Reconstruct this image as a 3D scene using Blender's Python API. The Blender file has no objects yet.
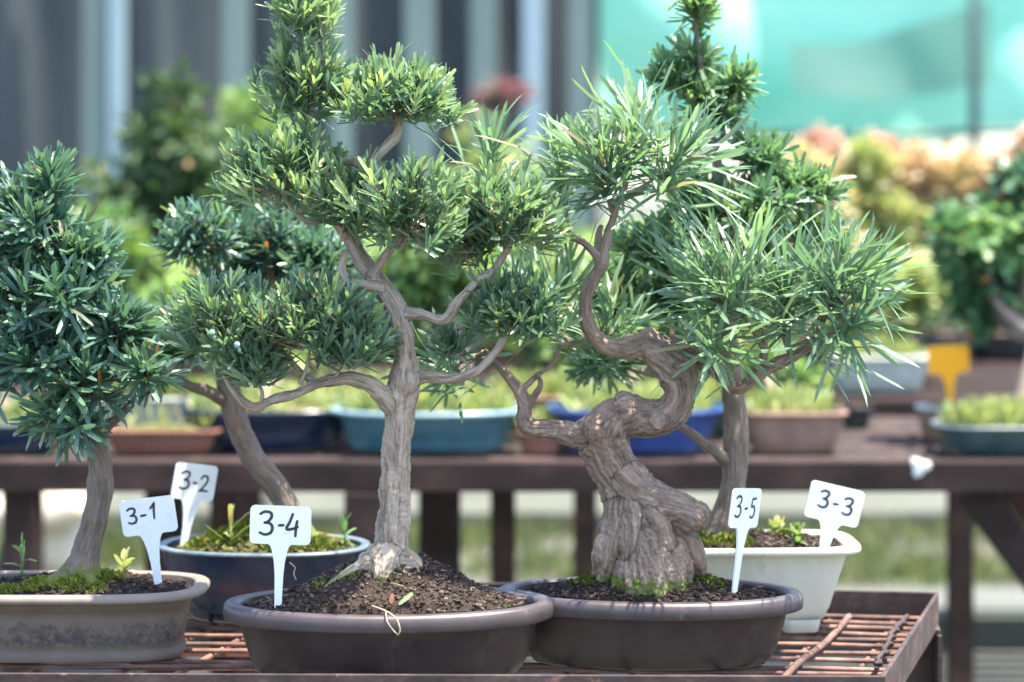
import bpy, bmesh, math, random
import numpy as np
from mathutils import Vector, Matrix, noise as mnoise

random.seed(7)
rng = np.random.default_rng(11)
SC = bpy.context.scene
COL = SC.collection
F = 2200.0            # focal length in pixels
CAM_Z = 1.1275
HOR = 180.0


def P(px, py, d):
    """a point of the place seen at (px, py), d metres in front of the camera"""
    return np.array([(px - 512.0) / F * d, d, CAM_Z + (HOR - py) / F * d])


# ------------------------------------------------------------------ materials
def new_mat(name):
    m = bpy.data.materials.new(name)
    m.use_nodes = True
    nt = m.node_tree
    nt.nodes.clear()
    out = nt.nodes.new('ShaderNodeOutputMaterial')
    return m, nt, out


def N(nt, kind, **kw):
    n = nt.nodes.new(kind)
    for k, v in kw.items():
        if k in n.inputs:
            n.inputs[k].default_value = v
        else:
            setattr(n, k, v)
    return n


def ramp(nt, fac, stops):
    r = nt.nodes.new('ShaderNodeValToRGB')
    el = r.color_ramp.elements
    while len(el) < len(stops):
        el.new(0.5)
    for e, (p, c) in zip(el, stops):
        e.position = p
        e.color = (*c, 1)
    nt.links.new(fac, r.inputs[0])
    return r.outputs[0]


def mixc(nt, fac, a, b):
    m = nt.nodes.new('ShaderNodeMix')
    m.data_type = 'RGBA'
    for sock, v in ((m.inputs[0], fac), (m.inputs[6], a), (m.inputs[7], b)):
        if hasattr(v, 'is_output'):
            nt.links.new(v, sock)
        elif isinstance(v, tuple):
            sock.default_value = (*v, 1)
        else:
            sock.default_value = v
    return m.outputs[2]


def coords(nt, scale, attr=None):
    if attr:
        c = nt.nodes.new('ShaderNodeAttribute')
        c.attribute_name = attr
        o = c.outputs['Vector']
    else:
        c = nt.nodes.new('ShaderNodeTexCoord')
        o = c.outputs['Object']
    mp = nt.nodes.new('ShaderNodeMapping')
    mp.inputs['Scale'].default_value = scale if isinstance(scale, tuple) else (scale,) * 3
    nt.links.new(o, mp.inputs['Vector'])
    return mp.outputs[0]


def noise(nt, vec, scale=1.0, detail=4.0, rough=0.6):
    n = N(nt, 'ShaderNodeTexNoise', Scale=scale, Detail=detail, Roughness=rough)
    nt.links.new(vec, n.inputs['Vector'])
    return n.outputs['Fac']


def surf(name, stops, scale=20, rough=0.6, bump=0.2, bscale=None, attr=None, detail=5, spec=0.5,
         second=None, metallic=0.0, dist=0.002, coat=0.0):
    """a noisy surface; stops are ramp colours; second = (scale, colour, threshold) adds stains"""
    m, nt, out = new_mat(name)
    b = N(nt, 'ShaderNodeBsdfPrincipled', Roughness=rough, Metallic=metallic)
    b.inputs['Specular IOR Level'].default_value = spec
    b.inputs['Coat Weight'].default_value = coat
    v = coords(nt, scale, attr)
    f = noise(nt, v, 1.0, detail)
    c = ramp(nt, f, stops)
    if second:
        f2 = noise(nt, coords(nt, second[0]), 1.0, 6, 0.65)
        k = nt.nodes.new('ShaderNodeMapRange')
        k.inputs[1].default_value = second[2]
        k.inputs[2].default_value = second[2] + 0.12
        nt.links.new(f2, k.inputs[0])
        c = mixc(nt, k.outputs[0], c, second[1])
    nt.links.new(c, b.inputs['Base Color'])
    r2 = nt.nodes.new('ShaderNodeMapRange')
    r2.inputs[3].default_value = max(0.05, rough - 0.12)
    r2.inputs[4].default_value = min(1, rough + 0.12)
    nt.links.new(f, r2.inputs[0])
    nt.links.new(r2.outputs[0], b.inputs['Roughness'])
    if bump:
        vb = coords(nt, bscale or scale, attr)
        fb = noise(nt, vb, 1.0, 6, 0.65)
        bp = N(nt, 'ShaderNodeBump', Strength=bump, Distance=dist)
        nt.links.new(fb, bp.inputs['Height'])
        nt.links.new(bp.outputs[0], b.inputs['Normal'])
    nt.links.new(b.outputs[0], out.inputs[0])
    return m


def leaf_mat(name, dark, mid, new, dead=(0.35, 0.13, 0.05), rough=0.38, trans=0.3, tcol=None, spec=0.5):
    m, nt, out = new_mat(name)
    at = nt.nodes.new('ShaderNodeAttribute')
    at.attribute_name = 'lv'
    sp = nt.nodes.new('ShaderNodeSeparateColor')
    nt.links.new(at.outputs['Color'], sp.inputs[0])
    c = mixc(nt, sp.outputs[0], dark, mid)
    c = mixc(nt, sp.outputs[1], c, new)
    c = mixc(nt, sp.outputs[2], c, dead)
    b = N(nt, 'ShaderNodeBsdfPrincipled', Roughness=rough)
    b.inputs['Specular IOR Level'].default_value = spec
    nt.links.new(c, b.inputs['Base Color'])
    t = nt.nodes.new('ShaderNodeBsdfTranslucent')
    tint = nt.nodes.new('ShaderNodeMix')
    tint.data_type = 'RGBA'
    tint.blend_type = 'MULTIPLY'
    tint.inputs[0].default_value = 1.0
    nt.links.new(c, tint.inputs[6])
    tint.inputs[7].default_value = (*(tcol or (1.6, 1.75, 1.05)), 1)
    nt.links.new(tint.outputs[2], t.inputs[0])
    mx = nt.nodes.new('ShaderNodeMixShader')
    mx.inputs[0].default_value = trans
    nt.links.new(b.outputs[0], mx.inputs[1])
    nt.links.new(t.outputs[0], mx.inputs[2])
    nt.links.new(mx.outputs[0], out.inputs[0])
    return m


def bark_mat(name, stops, moss=None):
    m, nt, out = new_mat(name)
    b = N(nt, 'ShaderNodeBsdfPrincipled', Roughness=0.75)
    b.inputs['Specular IOR Level'].default_value = 0.3
    v = coords(nt, (420, 420, 420), 'bark')
    f = noise(nt, v, 1.0, 6, 0.62)
    v2 = coords(nt, (95, 95, 95), 'bark')
    f2 = noise(nt, v2, 1.0, 4, 0.55)
    a = nt.nodes.new('ShaderNodeMath')
    a.operation = 'MULTIPLY_ADD'
    nt.links.new(f, a.inputs[0])
    a.inputs[1].default_value = 0.55
    h = nt.nodes.new('ShaderNodeMath')
    h.operation = 'MULTIPLY'
    nt.links.new(f2, h.inputs[0])
    h.inputs[1].default_value = 0.45
    nt.links.new(h.outputs[0], a.inputs[2])
    c = ramp(nt, a.outputs[0], stops)
    # flat peeling patches of redder and greyer bark
    f3 = noise(nt, coords(nt, (38, 38, 22)), 1.0, 5, 0.6)
    k = nt.nodes.new('ShaderNodeMapRange')
    k.inputs[1].default_value = 0.56
    k.inputs[2].default_value = 0.68
    nt.links.new(f3, k.inputs[0])
    kk = nt.nodes.new('ShaderNodeMath')
    kk.operation = 'MULTIPLY'
    nt.links.new(k.outputs[0], kk.inputs[0])
    kk.inputs[1].default_value = 0.5
    c = mixc(nt, kk.outputs[0], c, (0.27, 0.16, 0.11))
    if moss:
        at = nt.nodes.new('ShaderNodeAttribute')
        at.attribute_name = 'moss'
        f4 = noise(nt, coords(nt, 120), 1.0, 4, 0.6)
        mm = nt.nodes.new('ShaderNodeMath')
        mm.operation = 'MULTIPLY'
        nt.links.new(at.outputs['Fac'], mm.inputs[0])
        nt.links.new(f4, mm.inputs[1])
        k2 = nt.nodes.new('ShaderNodeMapRange')
        k2.inputs[1].default_value = 0.30
        k2.inputs[2].default_value = 0.46
        nt.links.new(mm.outputs[0], k2.inputs[0])
        c = mixc(nt, k2.outputs[0], c, moss)
    nt.links.new(c, b.inputs['Base Color'])
    bp = N(nt, 'ShaderNodeBump', Strength=0.95, Distance=0.0025)
    nt.links.new(a.outputs[0], bp.inputs['Height'])
    nt.links.new(bp.outputs[0], b.inputs['Normal'])
    nt.links.new(b.outputs[0], out.inputs[0])
    return m


M = {}
M['leaf_short'] = leaf_mat('short_glossy_leaf', (0.052, 0.115, 0.075), (0.155, 0.235, 0.158), (0.37, 0.45, 0.165), trans=0.34, spec=0.8, rough=0.38)
M['leaf_long'] = leaf_mat('long_narrow_leaf', (0.072, 0.142, 0.098), (0.170, 0.258, 0.172), (0.29, 0.39, 0.16), trans=0.34, rough=0.42, spec=0.6)
M['leaf_blue'] = leaf_mat('bluish_leaf', (0.034, 0.092, 0.074), (0.092, 0.178, 0.138), (0.24, 0.35, 0.12), trans=0.26, rough=0.42, spec=0.7)
M['leaf_mid'] = leaf_mat('mid_green_leaf', (0.055, 0.125, 0.072), (0.130, 0.225, 0.118), (0.32, 0.42, 0.14), trans=0.32, rough=0.42, spec=0.6)
M['bg_green'] = leaf_mat('shrub_leaf_green', (0.05, 0.11, 0.045), (0.12, 0.22, 0.08), (0.30, 0.40, 0.10), rough=0.5)
M['conifer'] = leaf_mat('conifer_leaf', (0.030, 0.062, 0.030), (0.070, 0.120, 0.050), (0.15, 0.19, 0.07), rough=0.6, spec=0.2, trans=0.2)
M['bg_dark'] = leaf_mat('shrub_leaf_dark', (0.03, 0.085, 0.05), (0.07, 0.165, 0.085), (0.18, 0.30, 0.11), rough=0.42)
M['bg_lime'] = leaf_mat('shrub_leaf_lime', (0.11, 0.17, 0.055), (0.22, 0.29, 0.10), (0.38, 0.38, 0.16), rough=0.5)
M['bg_orange'] = leaf_mat('maple_leaf_orange', (0.33, 0.27, 0.15), (0.56, 0.39, 0.27), (0.40, 0.42, 0.20), rough=0.55, tcol=(1.5, 1.3, 0.9))
M['bg_pink'] = leaf_mat('maple_leaf_pink', (0.36, 0.25, 0.17), (0.60, 0.35, 0.29), (0.40, 0.42, 0.20), rough=0.55, tcol=(1.4, 1.2, 1.0))
M['bg_red'] = leaf_mat('flower_red', (0.16, 0.07, 0.08), (0.26, 0.11, 0.12), (0.16, 0.15, 0.11), rough=0.5, tcol=(1.4, 1.0, 1.0))
M['grass'] = leaf_mat('grass_blade', (0.045, 0.075, 0.030), (0.095, 0.125, 0.052), (0.17, 0.175, 0.09), rough=0.6, spec=0.2)
M['moss'] = leaf_mat('moss_tuft', (0.035, 0.055, 0.010), (0.085, 0.12, 0.020), (0.19, 0.215, 0.04), rough=0.9, trans=0.1, spec=0.1)

M['bark_grey'] = bark_mat('bark_pale_grey', [(0.30, (0.050, 0.036, 0.026)), (0.42, (0.175, 0.132, 0.098)), (0.54, (0.33, 0.265, 0.205)), (0.72, (0.44, 0.38, 0.31))], moss=(0.13, 0.15, 0.03))
M['bark_brown'] = bark_mat('bark_warm_brown', [(0.30, (0.030, 0.019, 0.014)), (0.43, (0.125, 0.084, 0.062)), (0.56, (0.235, 0.172, 0.134)), (0.75, (0.36, 0.29, 0.24))], moss=(0.075, 0.095, 0.015))
M['bark_dull'] = bark_mat('bark_dull', [(0.32, (0.055, 0.043, 0.034)), (0.5, (0.14, 0.110, 0.088)), (0.7, (0.24, 0.195, 0.16))], moss=(0.10, 0.13, 0.02))
M['bark_far'] = surf('bark_far', [(0.3, (0.10, 0.075, 0.06)), (0.7, (0.30, 0.23, 0.19))], 25, 0.8, 0.3)

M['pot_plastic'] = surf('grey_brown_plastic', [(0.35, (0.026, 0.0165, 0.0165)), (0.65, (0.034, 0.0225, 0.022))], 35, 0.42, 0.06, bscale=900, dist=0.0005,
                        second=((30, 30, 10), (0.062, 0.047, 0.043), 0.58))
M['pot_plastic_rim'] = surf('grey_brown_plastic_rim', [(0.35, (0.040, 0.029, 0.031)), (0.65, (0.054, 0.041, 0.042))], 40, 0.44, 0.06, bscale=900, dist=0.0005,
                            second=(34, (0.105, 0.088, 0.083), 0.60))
M['navy_glaze'] = surf('navy_glaze', [(0.3, (0.006, 0.012, 0.030)), (0.7, (0.014, 0.026, 0.055))], 25, 0.22, 0.04, spec=0.5)
M['navy_rim'] = surf('pale_navy_rim', [(0.3, (0.05, 0.075, 0.095)), (0.7, (0.12, 0.15, 0.17))], 60, 0.35, 0.05)  # rim tone, paler and greyer than the navy glaze
M['cream_plastic'] = surf('cream_plastic', [(0.3, (0.46, 0.44, 0.345)), (0.7, (0.55, 0.53, 0.44))], (30, 30, 8), 0.42, 0.05, second=((60, 60, 14), (0.39, 0.36, 0.28), 0.62))
M['teal_glaze'] = surf('teal_glaze', [(0.3, (0.022, 0.075, 0.105)), (0.7, (0.042, 0.115, 0.15))], 18, 0.25, 0.05)
M['teal_rim'] = surf('pale_teal_rim', [(0.3, (0.15, 0.25, 0.28)), (0.7, (0.23, 0.34, 0.37))], 30, 0.3, 0.05)
M['blue_glaze'] = surf('royal_blue_glaze', [(0.3, (0.012, 0.035, 0.14)), (0.7, (0.025, 0.06, 0.20))], 18, 0.25, 0.05)
M['terracotta'] = surf('terracotta', [(0.3, (0.15, 0.060, 0.042)), (0.7, (0.24, 0.105, 0.075))], 20, 0.8, 0.1)
M['brown_clay'] = surf('brown_clay', [(0.3, (0.15, 0.085, 0.065)), (0.7, (0.27, 0.17, 0.13))], 20, 0.7, 0.1)
M['green_glaze'] = surf('dark_green_glaze', [(0.3, (0.02, 0.05, 0.055)), (0.7, (0.05, 0.09, 0.095))], 18, 0.3, 0.05)
M['pale_glaze'] = surf('pale_grey_glaze', [(0.3, (0.34, 0.38, 0.35)), (0.7, (0.48, 0.52, 0.48))], 18, 0.4, 0.05)
M['black_plastic'] = surf('black_plastic', [(0.3, (0.015, 0.018, 0.02)), (0.7, (0.03, 0.034, 0.036))], 18, 0.4, 0.05)
M['crate_blue'] = surf('blue_plastic', [(0.3, (0.03, 0.10, 0.26)), (0.7, (0.05, 0.14, 0.33))], 18, 0.4, 0.05)

M['label'] = surf('white_label_plastic', [(0.3, (0.77, 0.79, 0.79)), (0.7, (0.85, 0.86, 0.87))], 60, 0.4, 0.02, second=((50, 50, 110), (0.58, 0.56, 0.50), 0.62))
_nt = M['label'].node_tree
_b = [n for n in _nt.nodes if n.type == 'BSDF_PRINCIPLED'][0]
_t = _nt.nodes.new('ShaderNodeBsdfTranslucent')
_t.inputs[0].default_value = (0.85, 0.88, 0.90, 1)
_m = _nt.nodes.new('ShaderNodeMixShader')
_m.inputs[0].default_value = 0.25
_nt.links.new(_b.outputs[0], _m.inputs[1])
_nt.links.new(_t.outputs[0], _m.inputs[2])
_nt.links.new(_m.outputs[0], [n for n in _nt.nodes if n.type == 'OUTPUT_MATERIAL'][0].inputs[0])
M['label_yellow'] = surf('yellow_label_plastic', [(0.3, (0.86, 0.36, 0.01)), (0.7, (0.90, 0.41, 0.015))], 90, 0.4, 0.02)
M['ink'] = surf('black_marker_ink', [(0.3, (0.012, 0.010, 0.016)), (0.7, (0.035, 0.03, 0.04))], 200, 0.5, 0)
M['seed'] = surf('pale_seed', [(0.3, (0.13, 0.22, 0.19)), (0.7, (0.20, 0.30, 0.265))], 150, 0.8, 0.05)
M['dry'] = surf('dry_root', [(0.3, (0.30, 0.20, 0.13)), (0.7, (0.50, 0.37, 0.26))], 150, 0.8, 0.2)

M['stub'] = surf('grey_cut_wood', [(0.3, (0.10, 0.075, 0.055)), (0.7, (0.26, 0.20, 0.15))], 220, 0.8, 0.4)
M['rust'] = surf('rusty_iron_bar', [(0.30, (0.035, 0.019, 0.015)), (0.50, (0.12, 0.060, 0.044)), (0.72, (0.24, 0.14, 0.11))], (28, 40, 60), 0.78, 0.35, bscale=300)
M['rust_frame'] = surf('rusty_painted_iron', [(0.30, (0.025, 0.017, 0.016)), (0.55, (0.055, 0.037, 0.034)), (0.75, (0.12, 0.078, 0.066))], (30, 30, 45), 0.6, 0.25, bscale=260, spec=0.25,
                       second=(55, (0.24, 0.12, 0.08), 0.63))
M['rust_wood'] = surf('brown_painted_table', [(0.30, (0.016, 0.010, 0.009)), (0.55, (0.031, 0.020, 0.018)), (0.75, (0.062, 0.037, 0.032))], (9, 9, 16), 0.7, 0.25, spec=0.15,
                      second=(7, (0.15, 0.075, 0.055), 0.66))
M['concrete'] = surf('pale_concrete', [(0.3, (0.050, 0.055, 0.042)), (0.7, (0.088, 0.092, 0.074))], 3.0, 0.85, 0.2, bscale=40)
M['stone'] = surf('cream_stone', [(0.3, (0.50, 0.44, 0.35)), (0.7, (0.66, 0.60, 0.50))], 5.0, 0.85, 0.3, bscale=30)
M['ground'] = surf('gravelly_soil', [(0.3, (0.045, 0.046, 0.038)), (0.5, (0.068, 0.072, 0.058)), (0.7, (0.10, 0.10, 0.085))], 1.6, 0.95, 0.4, bscale=30, dist=0.02,
                   second=(0.9, (0.075, 0.11, 0.045), 0.56))
M['path'] = surf('worn_path', [(0.3, (0.062, 0.070, 0.064)), (0.7, (0.10, 0.107, 0.098))], 1.4, 0.9, 0.2, bscale=25)
M['post'] = surf('galvanised_post', [(0.3, (0.095, 0.135, 0.125)), (0.7, (0.14, 0.19, 0.175))], (4, 4, 1), 0.5, 0.05)
M['post_pale'] = surf('pale_painted_post', [(0.3, (0.19, 0.27, 0.30)), (0.7, (0.25, 0.33, 0.37))], (4, 4, 1), 0.5, 0.05)
M['post_dark'] = surf('dark_post', [(0.3, (0.03, 0.05, 0.05)), (0.7, (0.06, 0.09, 0.09))], (4, 4, 1), 0.5, 0.05)
M['shade_cloth'] = surf('dark_shade_cloth', [(0.3, (0.036, 0.045, 0.051)), (0.5, (0.048, 0.059, 0.065)), (0.7, (0.064, 0.077, 0.082))], (1.6, 1.6, 0.35), 0.9, 0.1)

# soil: dark crumbs, colour varies crumb by crumb
def soil_mat(name, stops):
    m, nt, out = new_mat(name)
    b = N(nt, 'ShaderNodeBsdfPrincipled', Roughness=0.95)
    b.inputs['Specular IOR Level'].default_value = 0.15
    at = nt.nodes.new('ShaderNodeAttribute')
    at.attribute_name = 'lv'
    sp = nt.nodes.new('ShaderNodeSeparateColor')
    nt.links.new(at.outputs['Color'], sp.inputs[0])
    f = noise(nt, coords(nt, 260), 1.0, 5, 0.6)
    a = nt.nodes.new('ShaderNodeMath')
    a.operation = 'MULTIPLY_ADD'
    nt.links.new(f, a.inputs[0])
    a.inputs[1].default_value = 0.5
    h = nt.nodes.new('ShaderNodeMath')
    h.operation = 'MULTIPLY'
    nt.links.new(sp.outputs[0], h.inputs[0])
    h.inputs[1].default_value = 0.5
    nt.links.new(h.outputs[0], a.inputs[2])
    nt.links.new(ramp(nt, a.outputs[0], stops), b.inputs['Base Color'])
    bp = N(nt, 'ShaderNodeBump', Strength=0.7, Distance=0.001)
    nt.links.new(f, bp.inputs['Height'])
    nt.links.new(bp.outputs[0], b.inputs['Normal'])
    nt.links.new(b.outputs[0], out.inputs[0])
    return m


M['soil'] = soil_mat('potting_soil', [(0.25, (0.020, 0.014, 0.011)), (0.5, (0.048, 0.035, 0.028)), (0.68, (0.088, 0.067, 0.054)), (0.82, (0.19, 0.15, 0.125))])
M['soil_dark'] = soil_mat('dark_gritty_soil', [(0.25, (0.018, 0.013, 0.011)), (0.55, (0.034, 0.025, 0.021)), (0.75, (0.075, 0.056, 0.047)), (0.88, (0.17, 0.12, 0.10))])
M['soil_moss'] = soil_mat('mossy_soil', [(0.25, (0.035, 0.03, 0.016)), (0.5, (0.085, 0.085, 0.03)), (0.7, (0.17, 0.17, 0.05)), (0.85, (0.27, 0.27, 0.08))])

# tan clay with a dark misty landscape band pressed into its wall
def tan_mat():
    m, nt, out = new_mat('tan_clay_with_landscape')
    b = N(nt, 'ShaderNodeBsdfPrincipled', Roughness=0.7)
    b.inputs['Specular IOR Level'].default_value = 0.3
    f = noise(nt, coords(nt, 40), 1.0, 5)
    c = ramp(nt, f, [(0.3, (0.115, 0.088, 0.070)), (0.7, (0.145, 0.112, 0.092))])
    tc = nt.nodes.new('ShaderNodeTexCoord')
    sx = nt.nodes.new('ShaderNodeSeparateXYZ')
    nt.links.new(tc.outputs['Object'], sx.inputs[0])
    def ridge(sc_x, seed, amp, base, soft):
        mp = nt.nodes.new('ShaderNodeMapping')
        mp.inputs['Scale'].default_value = (sc_x, sc_x, sc_x * 0.25)
        mp.inputs['Location'].default_value = (seed, seed * 2, 0)
        nt.links.new(tc.outputs['Object'], mp.inputs[0])
        n = noise(nt, mp.outputs[0], 1.0, 5, 0.65)
        a = nt.nodes.new('ShaderNodeMath')
        a.operation = 'MULTIPLY_ADD'
        nt.links.new(n, a.inputs[0])
        a.inputs[1].default_value = amp
        a.inputs[2].default_value = base
        d = nt.nodes.new('ShaderNodeMath')
        d.operation = 'SUBTRACT'
        nt.links.new(a.outputs[0], d.inputs[0])
        nt.links.new(sx.outputs[2], d.inputs[1])
        k = nt.nodes.new('ShaderNodeMapRange')
        k.inputs[1].default_value = 0
        k.inputs[2].default_value = soft
        nt.links.new(d.outputs[0], k.inputs[0])
        return k.outputs[0]
    def stroke(sc_x, seed, amp, base, depth):
        # dark along a hill's outline, fading down its slope
        top = ridge(sc_x, seed, amp, base, 0.0016)
        low = ridge(sc_x, seed, amp, base - depth, depth)
        q = nt.nodes.new('ShaderNodeMath')
        q.operation = 'SUBTRACT'
        q.use_clamp = True
        nt.links.new(top, q.inputs[0])
        nt.links.new(low, q.inputs[1])
        return q.outputs[0]
    bot = nt.nodes.new('ShaderNodeMapRange')
    bot.inputs[1].default_value = 0.012
    bot.inputs[2].default_value = 0.018
    nt.links.new(sx.outputs[2], bot.inputs[0])
    ink = noise(nt, coords(nt, 130), 1.0, 4, 0.7)
    kk = nt.nodes.new('ShaderNodeMapRange')
    kk.inputs[1].default_value = 0.36
    kk.inputs[2].default_value = 0.62
    nt.links.new(ink, kk.inputs[0])
    for (sc_x, seed, amp, base, depth, st) in ((26, 3, 0.030, 0.006, 0.007, 0.75), (34, 8, 0.030, 0.012, 0.006, 0.7), (70, 14, 0.036, 0.017, 0.012, 0.75), (18, 21, 0.026, 0.002, 0.006, 0.7)):
        q = nt.nodes.new('ShaderNodeMath')
        q.operation = 'MULTIPLY'
        nt.links.new(stroke(sc_x, seed, amp, base, depth), q.inputs[0])
        nt.links.new(kk.outputs[0], q.inputs[1])
        q2 = nt.nodes.new('ShaderNodeMath')
        q2.operation = 'MULTIPLY'
        nt.links.new(q.outputs[0], q2.inputs[0])
        nt.links.new(bot.outputs[0], q2.inputs[1])
        q3 = nt.nodes.new('ShaderNodeMath')
        q3.operation = 'MULTIPLY'
        nt.links.new(q2.outputs[0], q3.inputs[0])
        q3.inputs[1].default_value = st
        c = mixc(nt, q3.outputs[0], c, (0.040, 0.037, 0.040))
    nt.links.new(c, b.inputs['Base Color'])
    bp = N(nt, 'ShaderNodeBump', Strength=0.15, Distance=0.001)
    nt.links.new(noise(nt, coords(nt, 500), 1.0, 4), bp.inputs['Height'])
    nt.links.new(bp.outputs[0], b.inputs['Normal'])
    nt.links.new(b.outputs[0], out.inputs[0])
    return m


M['tan_clay'] = tan_mat()
M['tan_plain'] = surf('tan_clay_plain', [(0.3, (0.145, 0.113, 0.092)), (0.7, (0.19, 0.152, 0.127))], 40, 0.6, 0.1, bscale=400)


def net_mat(name, c1, c2, trans):
    m, nt, out = new_mat(name)
    f = noise(nt, coords(nt, (0.35, 0.5, 0.9)), 1.0, 4, 0.55)
    c = ramp(nt, f, [(0.35, c1), (0.65, c2)])
    d = nt.nodes.new('ShaderNodeBsdfDiffuse')
    t = nt.nodes.new('ShaderNodeBsdfTranslucent')
    nt.links.new(c, d.inputs[0])
    nt.links.new(c, t.inputs[0])
    mx = nt.nodes.new('ShaderNodeMixShader')
    mx.inputs[0].default_value = trans
    nt.links.new(d.outputs[0], mx.inputs[1])
    nt.links.new(t.outputs[0], mx.inputs[2])
    nt.links.new(mx.outputs[0], out.inputs[0])
    return m


M['net'] = net_mat('green_shade_net', (0.17, 0.52, 0.36), (0.38, 0.70, 0.56), 0.6)
M['net_grey'] = net_mat('grey_net', (0.23, 0.42, 0.36), (0.30, 0.47, 0.41), 0.6)


# ------------------------------------------------------------------ mesh helpers
class MB:
    def __init__(self):
        self.v, self.f, self.mi, self.lv, self.n = [], [], [], [], 0

    def add(self, V, Fs, mi=0, lv=None):
        V = np.asarray(V, float)
        self.v.append(V)
        off = self.n
        self.f.extend([tuple(int(i) + off for i in f) for f in Fs])
        self.mi.extend([mi] * len(Fs))
        if lv is None:
            lv = np.tile([0.5, 0, 0, 1.0], (len(V), 1))
        self.lv.append(lv)
        self.n += len(V)
        return self

    def tube(self, pts, radii, seg=8, mi=0, cap=True):
        pts = np.asarray(pts, float)
        n = len(pts)
        radii = np.broadcast_to(np.asarray(radii, float), (n,))
        T = np.gradient(pts, axis=0)
        T /= np.linalg.norm(T, axis=1)[:, None] + 1e-12
        ref = np.array([0, 0, 1.0]) if abs(T[0][2]) < 0.9 else np.array([0, 1.0, 0])
        u = np.cross(T[0], ref)
        u /= np.linalg.norm(u)
        V = []
        for i in range(n):
            u = u - T[i] * np.dot(u, T[i])
            u /= np.linalg.norm(u) + 1e-12
            w = np.cross(T[i], u)
            for k in range(seg):
                a = 2 * math.pi * k / seg
                V.append(pts[i] + radii[i] * (math.cos(a) * u + math.sin(a) * w))
        Fs = []
        for i in range(n - 1):
            for k in range(seg):
                k2 = (k + 1) % seg
                Fs.append((i * seg + k, i * seg + k2, (i + 1) * seg + k2, (i + 1) * seg + k))
        if cap:
            Fs.append(tuple(reversed(range(seg))))
            Fs.append(tuple((n - 1) * seg + k for k in range(seg)))
        return self.add(V, Fs, mi)

    def loft(self, rings, mi=0, close=False, cap0=False, cap1=False):
        n = len(rings[0])
        V = np.concatenate([np.asarray(r, float) for r in rings])
        m = len(rings)
        Fs = []
        for i in range(m if close else m - 1):
            j = (i + 1) % m
            for k in range(n):
                k2 = (k + 1) % n
                Fs.append((i * n + k, i * n + k2, j * n + k2, j * n + k))
        if cap0:
            Fs.append(tuple(reversed(range(n))))
        if cap1:
            Fs.append(tuple((m - 1) * n + k for k in range(n)))
        return self.add(V, Fs, mi)

    def box(self, c, s, R=None, mi=0):
        x, y, z = s[0] / 2, s[1] / 2, s[2] / 2
        V = np.array([(-x, -y, -z), (x, -y, -z), (x, y, -z), (-x, y, -z), (-x, -y, z), (x, -y, z), (x, y, z), (-x, y, z)])
        if R is not None:
            V = V @ np.array(R).T
        V = V + np.asarray(c, float)
        return self.add(V, [(3, 2, 1, 0), (4, 5, 6, 7), (0, 1, 5, 4), (1, 2, 6, 5), (2, 3, 7, 6), (3, 0, 4, 7)], mi)

    def beam(self, a, b, w, h, mi=0, up=(0, 0, 1)):
        a, b = np.asarray(a, float), np.asarray(b, float)
        t = b - a
        L = np.linalg.norm(t)
        t /= L
        up = np.asarray(up, float)
        s = np.cross(t, up)
        s /= np.linalg.norm(s)
        u = np.cross(s, t)
        return self.box((a + b) / 2, (L, w, h), np.stack([t, s, u], axis=1), mi)

    def build(self, name, mats, parent=None, smooth=True, loc=(0, 0, 0), bevel=0):
        me = bpy.data.meshes.new(name)
        V = np.concatenate(self.v)
        if parent is not None:
            # children keep identity transforms under an unrotated root: store local to the root
            V = V - np.array(root_loc(parent))
        else:
            V = V - np.array(loc)
        me.from_pydata(V.tolist(), [], self.f)
        if not isinstance(mats, (list, tuple)):
            mats = [mats]
        for m in mats:
            me.materials.append(m)
        me.polygons.foreach_set('material_index', self.mi)
        me.polygons.foreach_set('use_smooth', [smooth] * len(me.polygons))
        at = me.attributes.new('lv', 'FLOAT_COLOR', 'POINT')
        at.data.foreach_set('color', np.concatenate(self.lv).astype(np.float32).ravel())
        me.update()
        o = bpy.data.objects.new(name, me)
        COL.objects.link(o)
        if parent is not None:
            o.parent = parent
        else:
            o.location = loc
        if bevel:
            md = o.modifiers.new('edge', 'BEVEL')
            md.width = bevel
            md.segments = 2
            md.limit_method = 'ANGLE'
        return o


def root_loc(o):
    p = Vector((0, 0, 0))
    while o is not None:
        p += o.location
        o = o.parent
    return p


def tag(o, label=None, cat=None, group=None, kind=None):
    if label:
        o['label'] = label
    if cat:
        o['category'] = cat
    if group:
        o['group'] = group
    if kind:
        o['kind'] = kind
    return o


def empty(name, loc, label, cat, group=None):
    o = bpy.data.objects.new(name, None)
    o.location = tuple(float(c) for c in loc)
    o.empty_display_size = 0.05
    COL.objects.link(o)
    return tag(o, label, cat, group)


def catmull(pts, per=8):
    pts = np.asarray(pts, float)
    P0 = np.vstack([2 * pts[0] - pts[1], pts, 2 * pts[-1] - pts[-2]])
    out = []
    for i in range(1, len(P0) - 2):
        a, b, c, d = P0[i - 1], P0[i], P0[i + 1], P0[i + 2]
        for t in np.linspace(0, 1, per, endpoint=False):
            out.append(0.5 * (2 * b + (c - a) * t + (2 * a - 5 * b + 4 * c - d) * t ** 2 + (3 * b - a - 3 * c + d) * t ** 3))
    out.append(pts[-1])
    return np.array(out)


def unit(v):
    return v / (np.linalg.norm(v, axis=-1, keepdims=True) + 1e-12)


T_LEAF = np.array([0, 0.16, 0.55, 0.90])
W_LEAF = np.array([0.40, 0.82, 1.0, 0.80])


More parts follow.
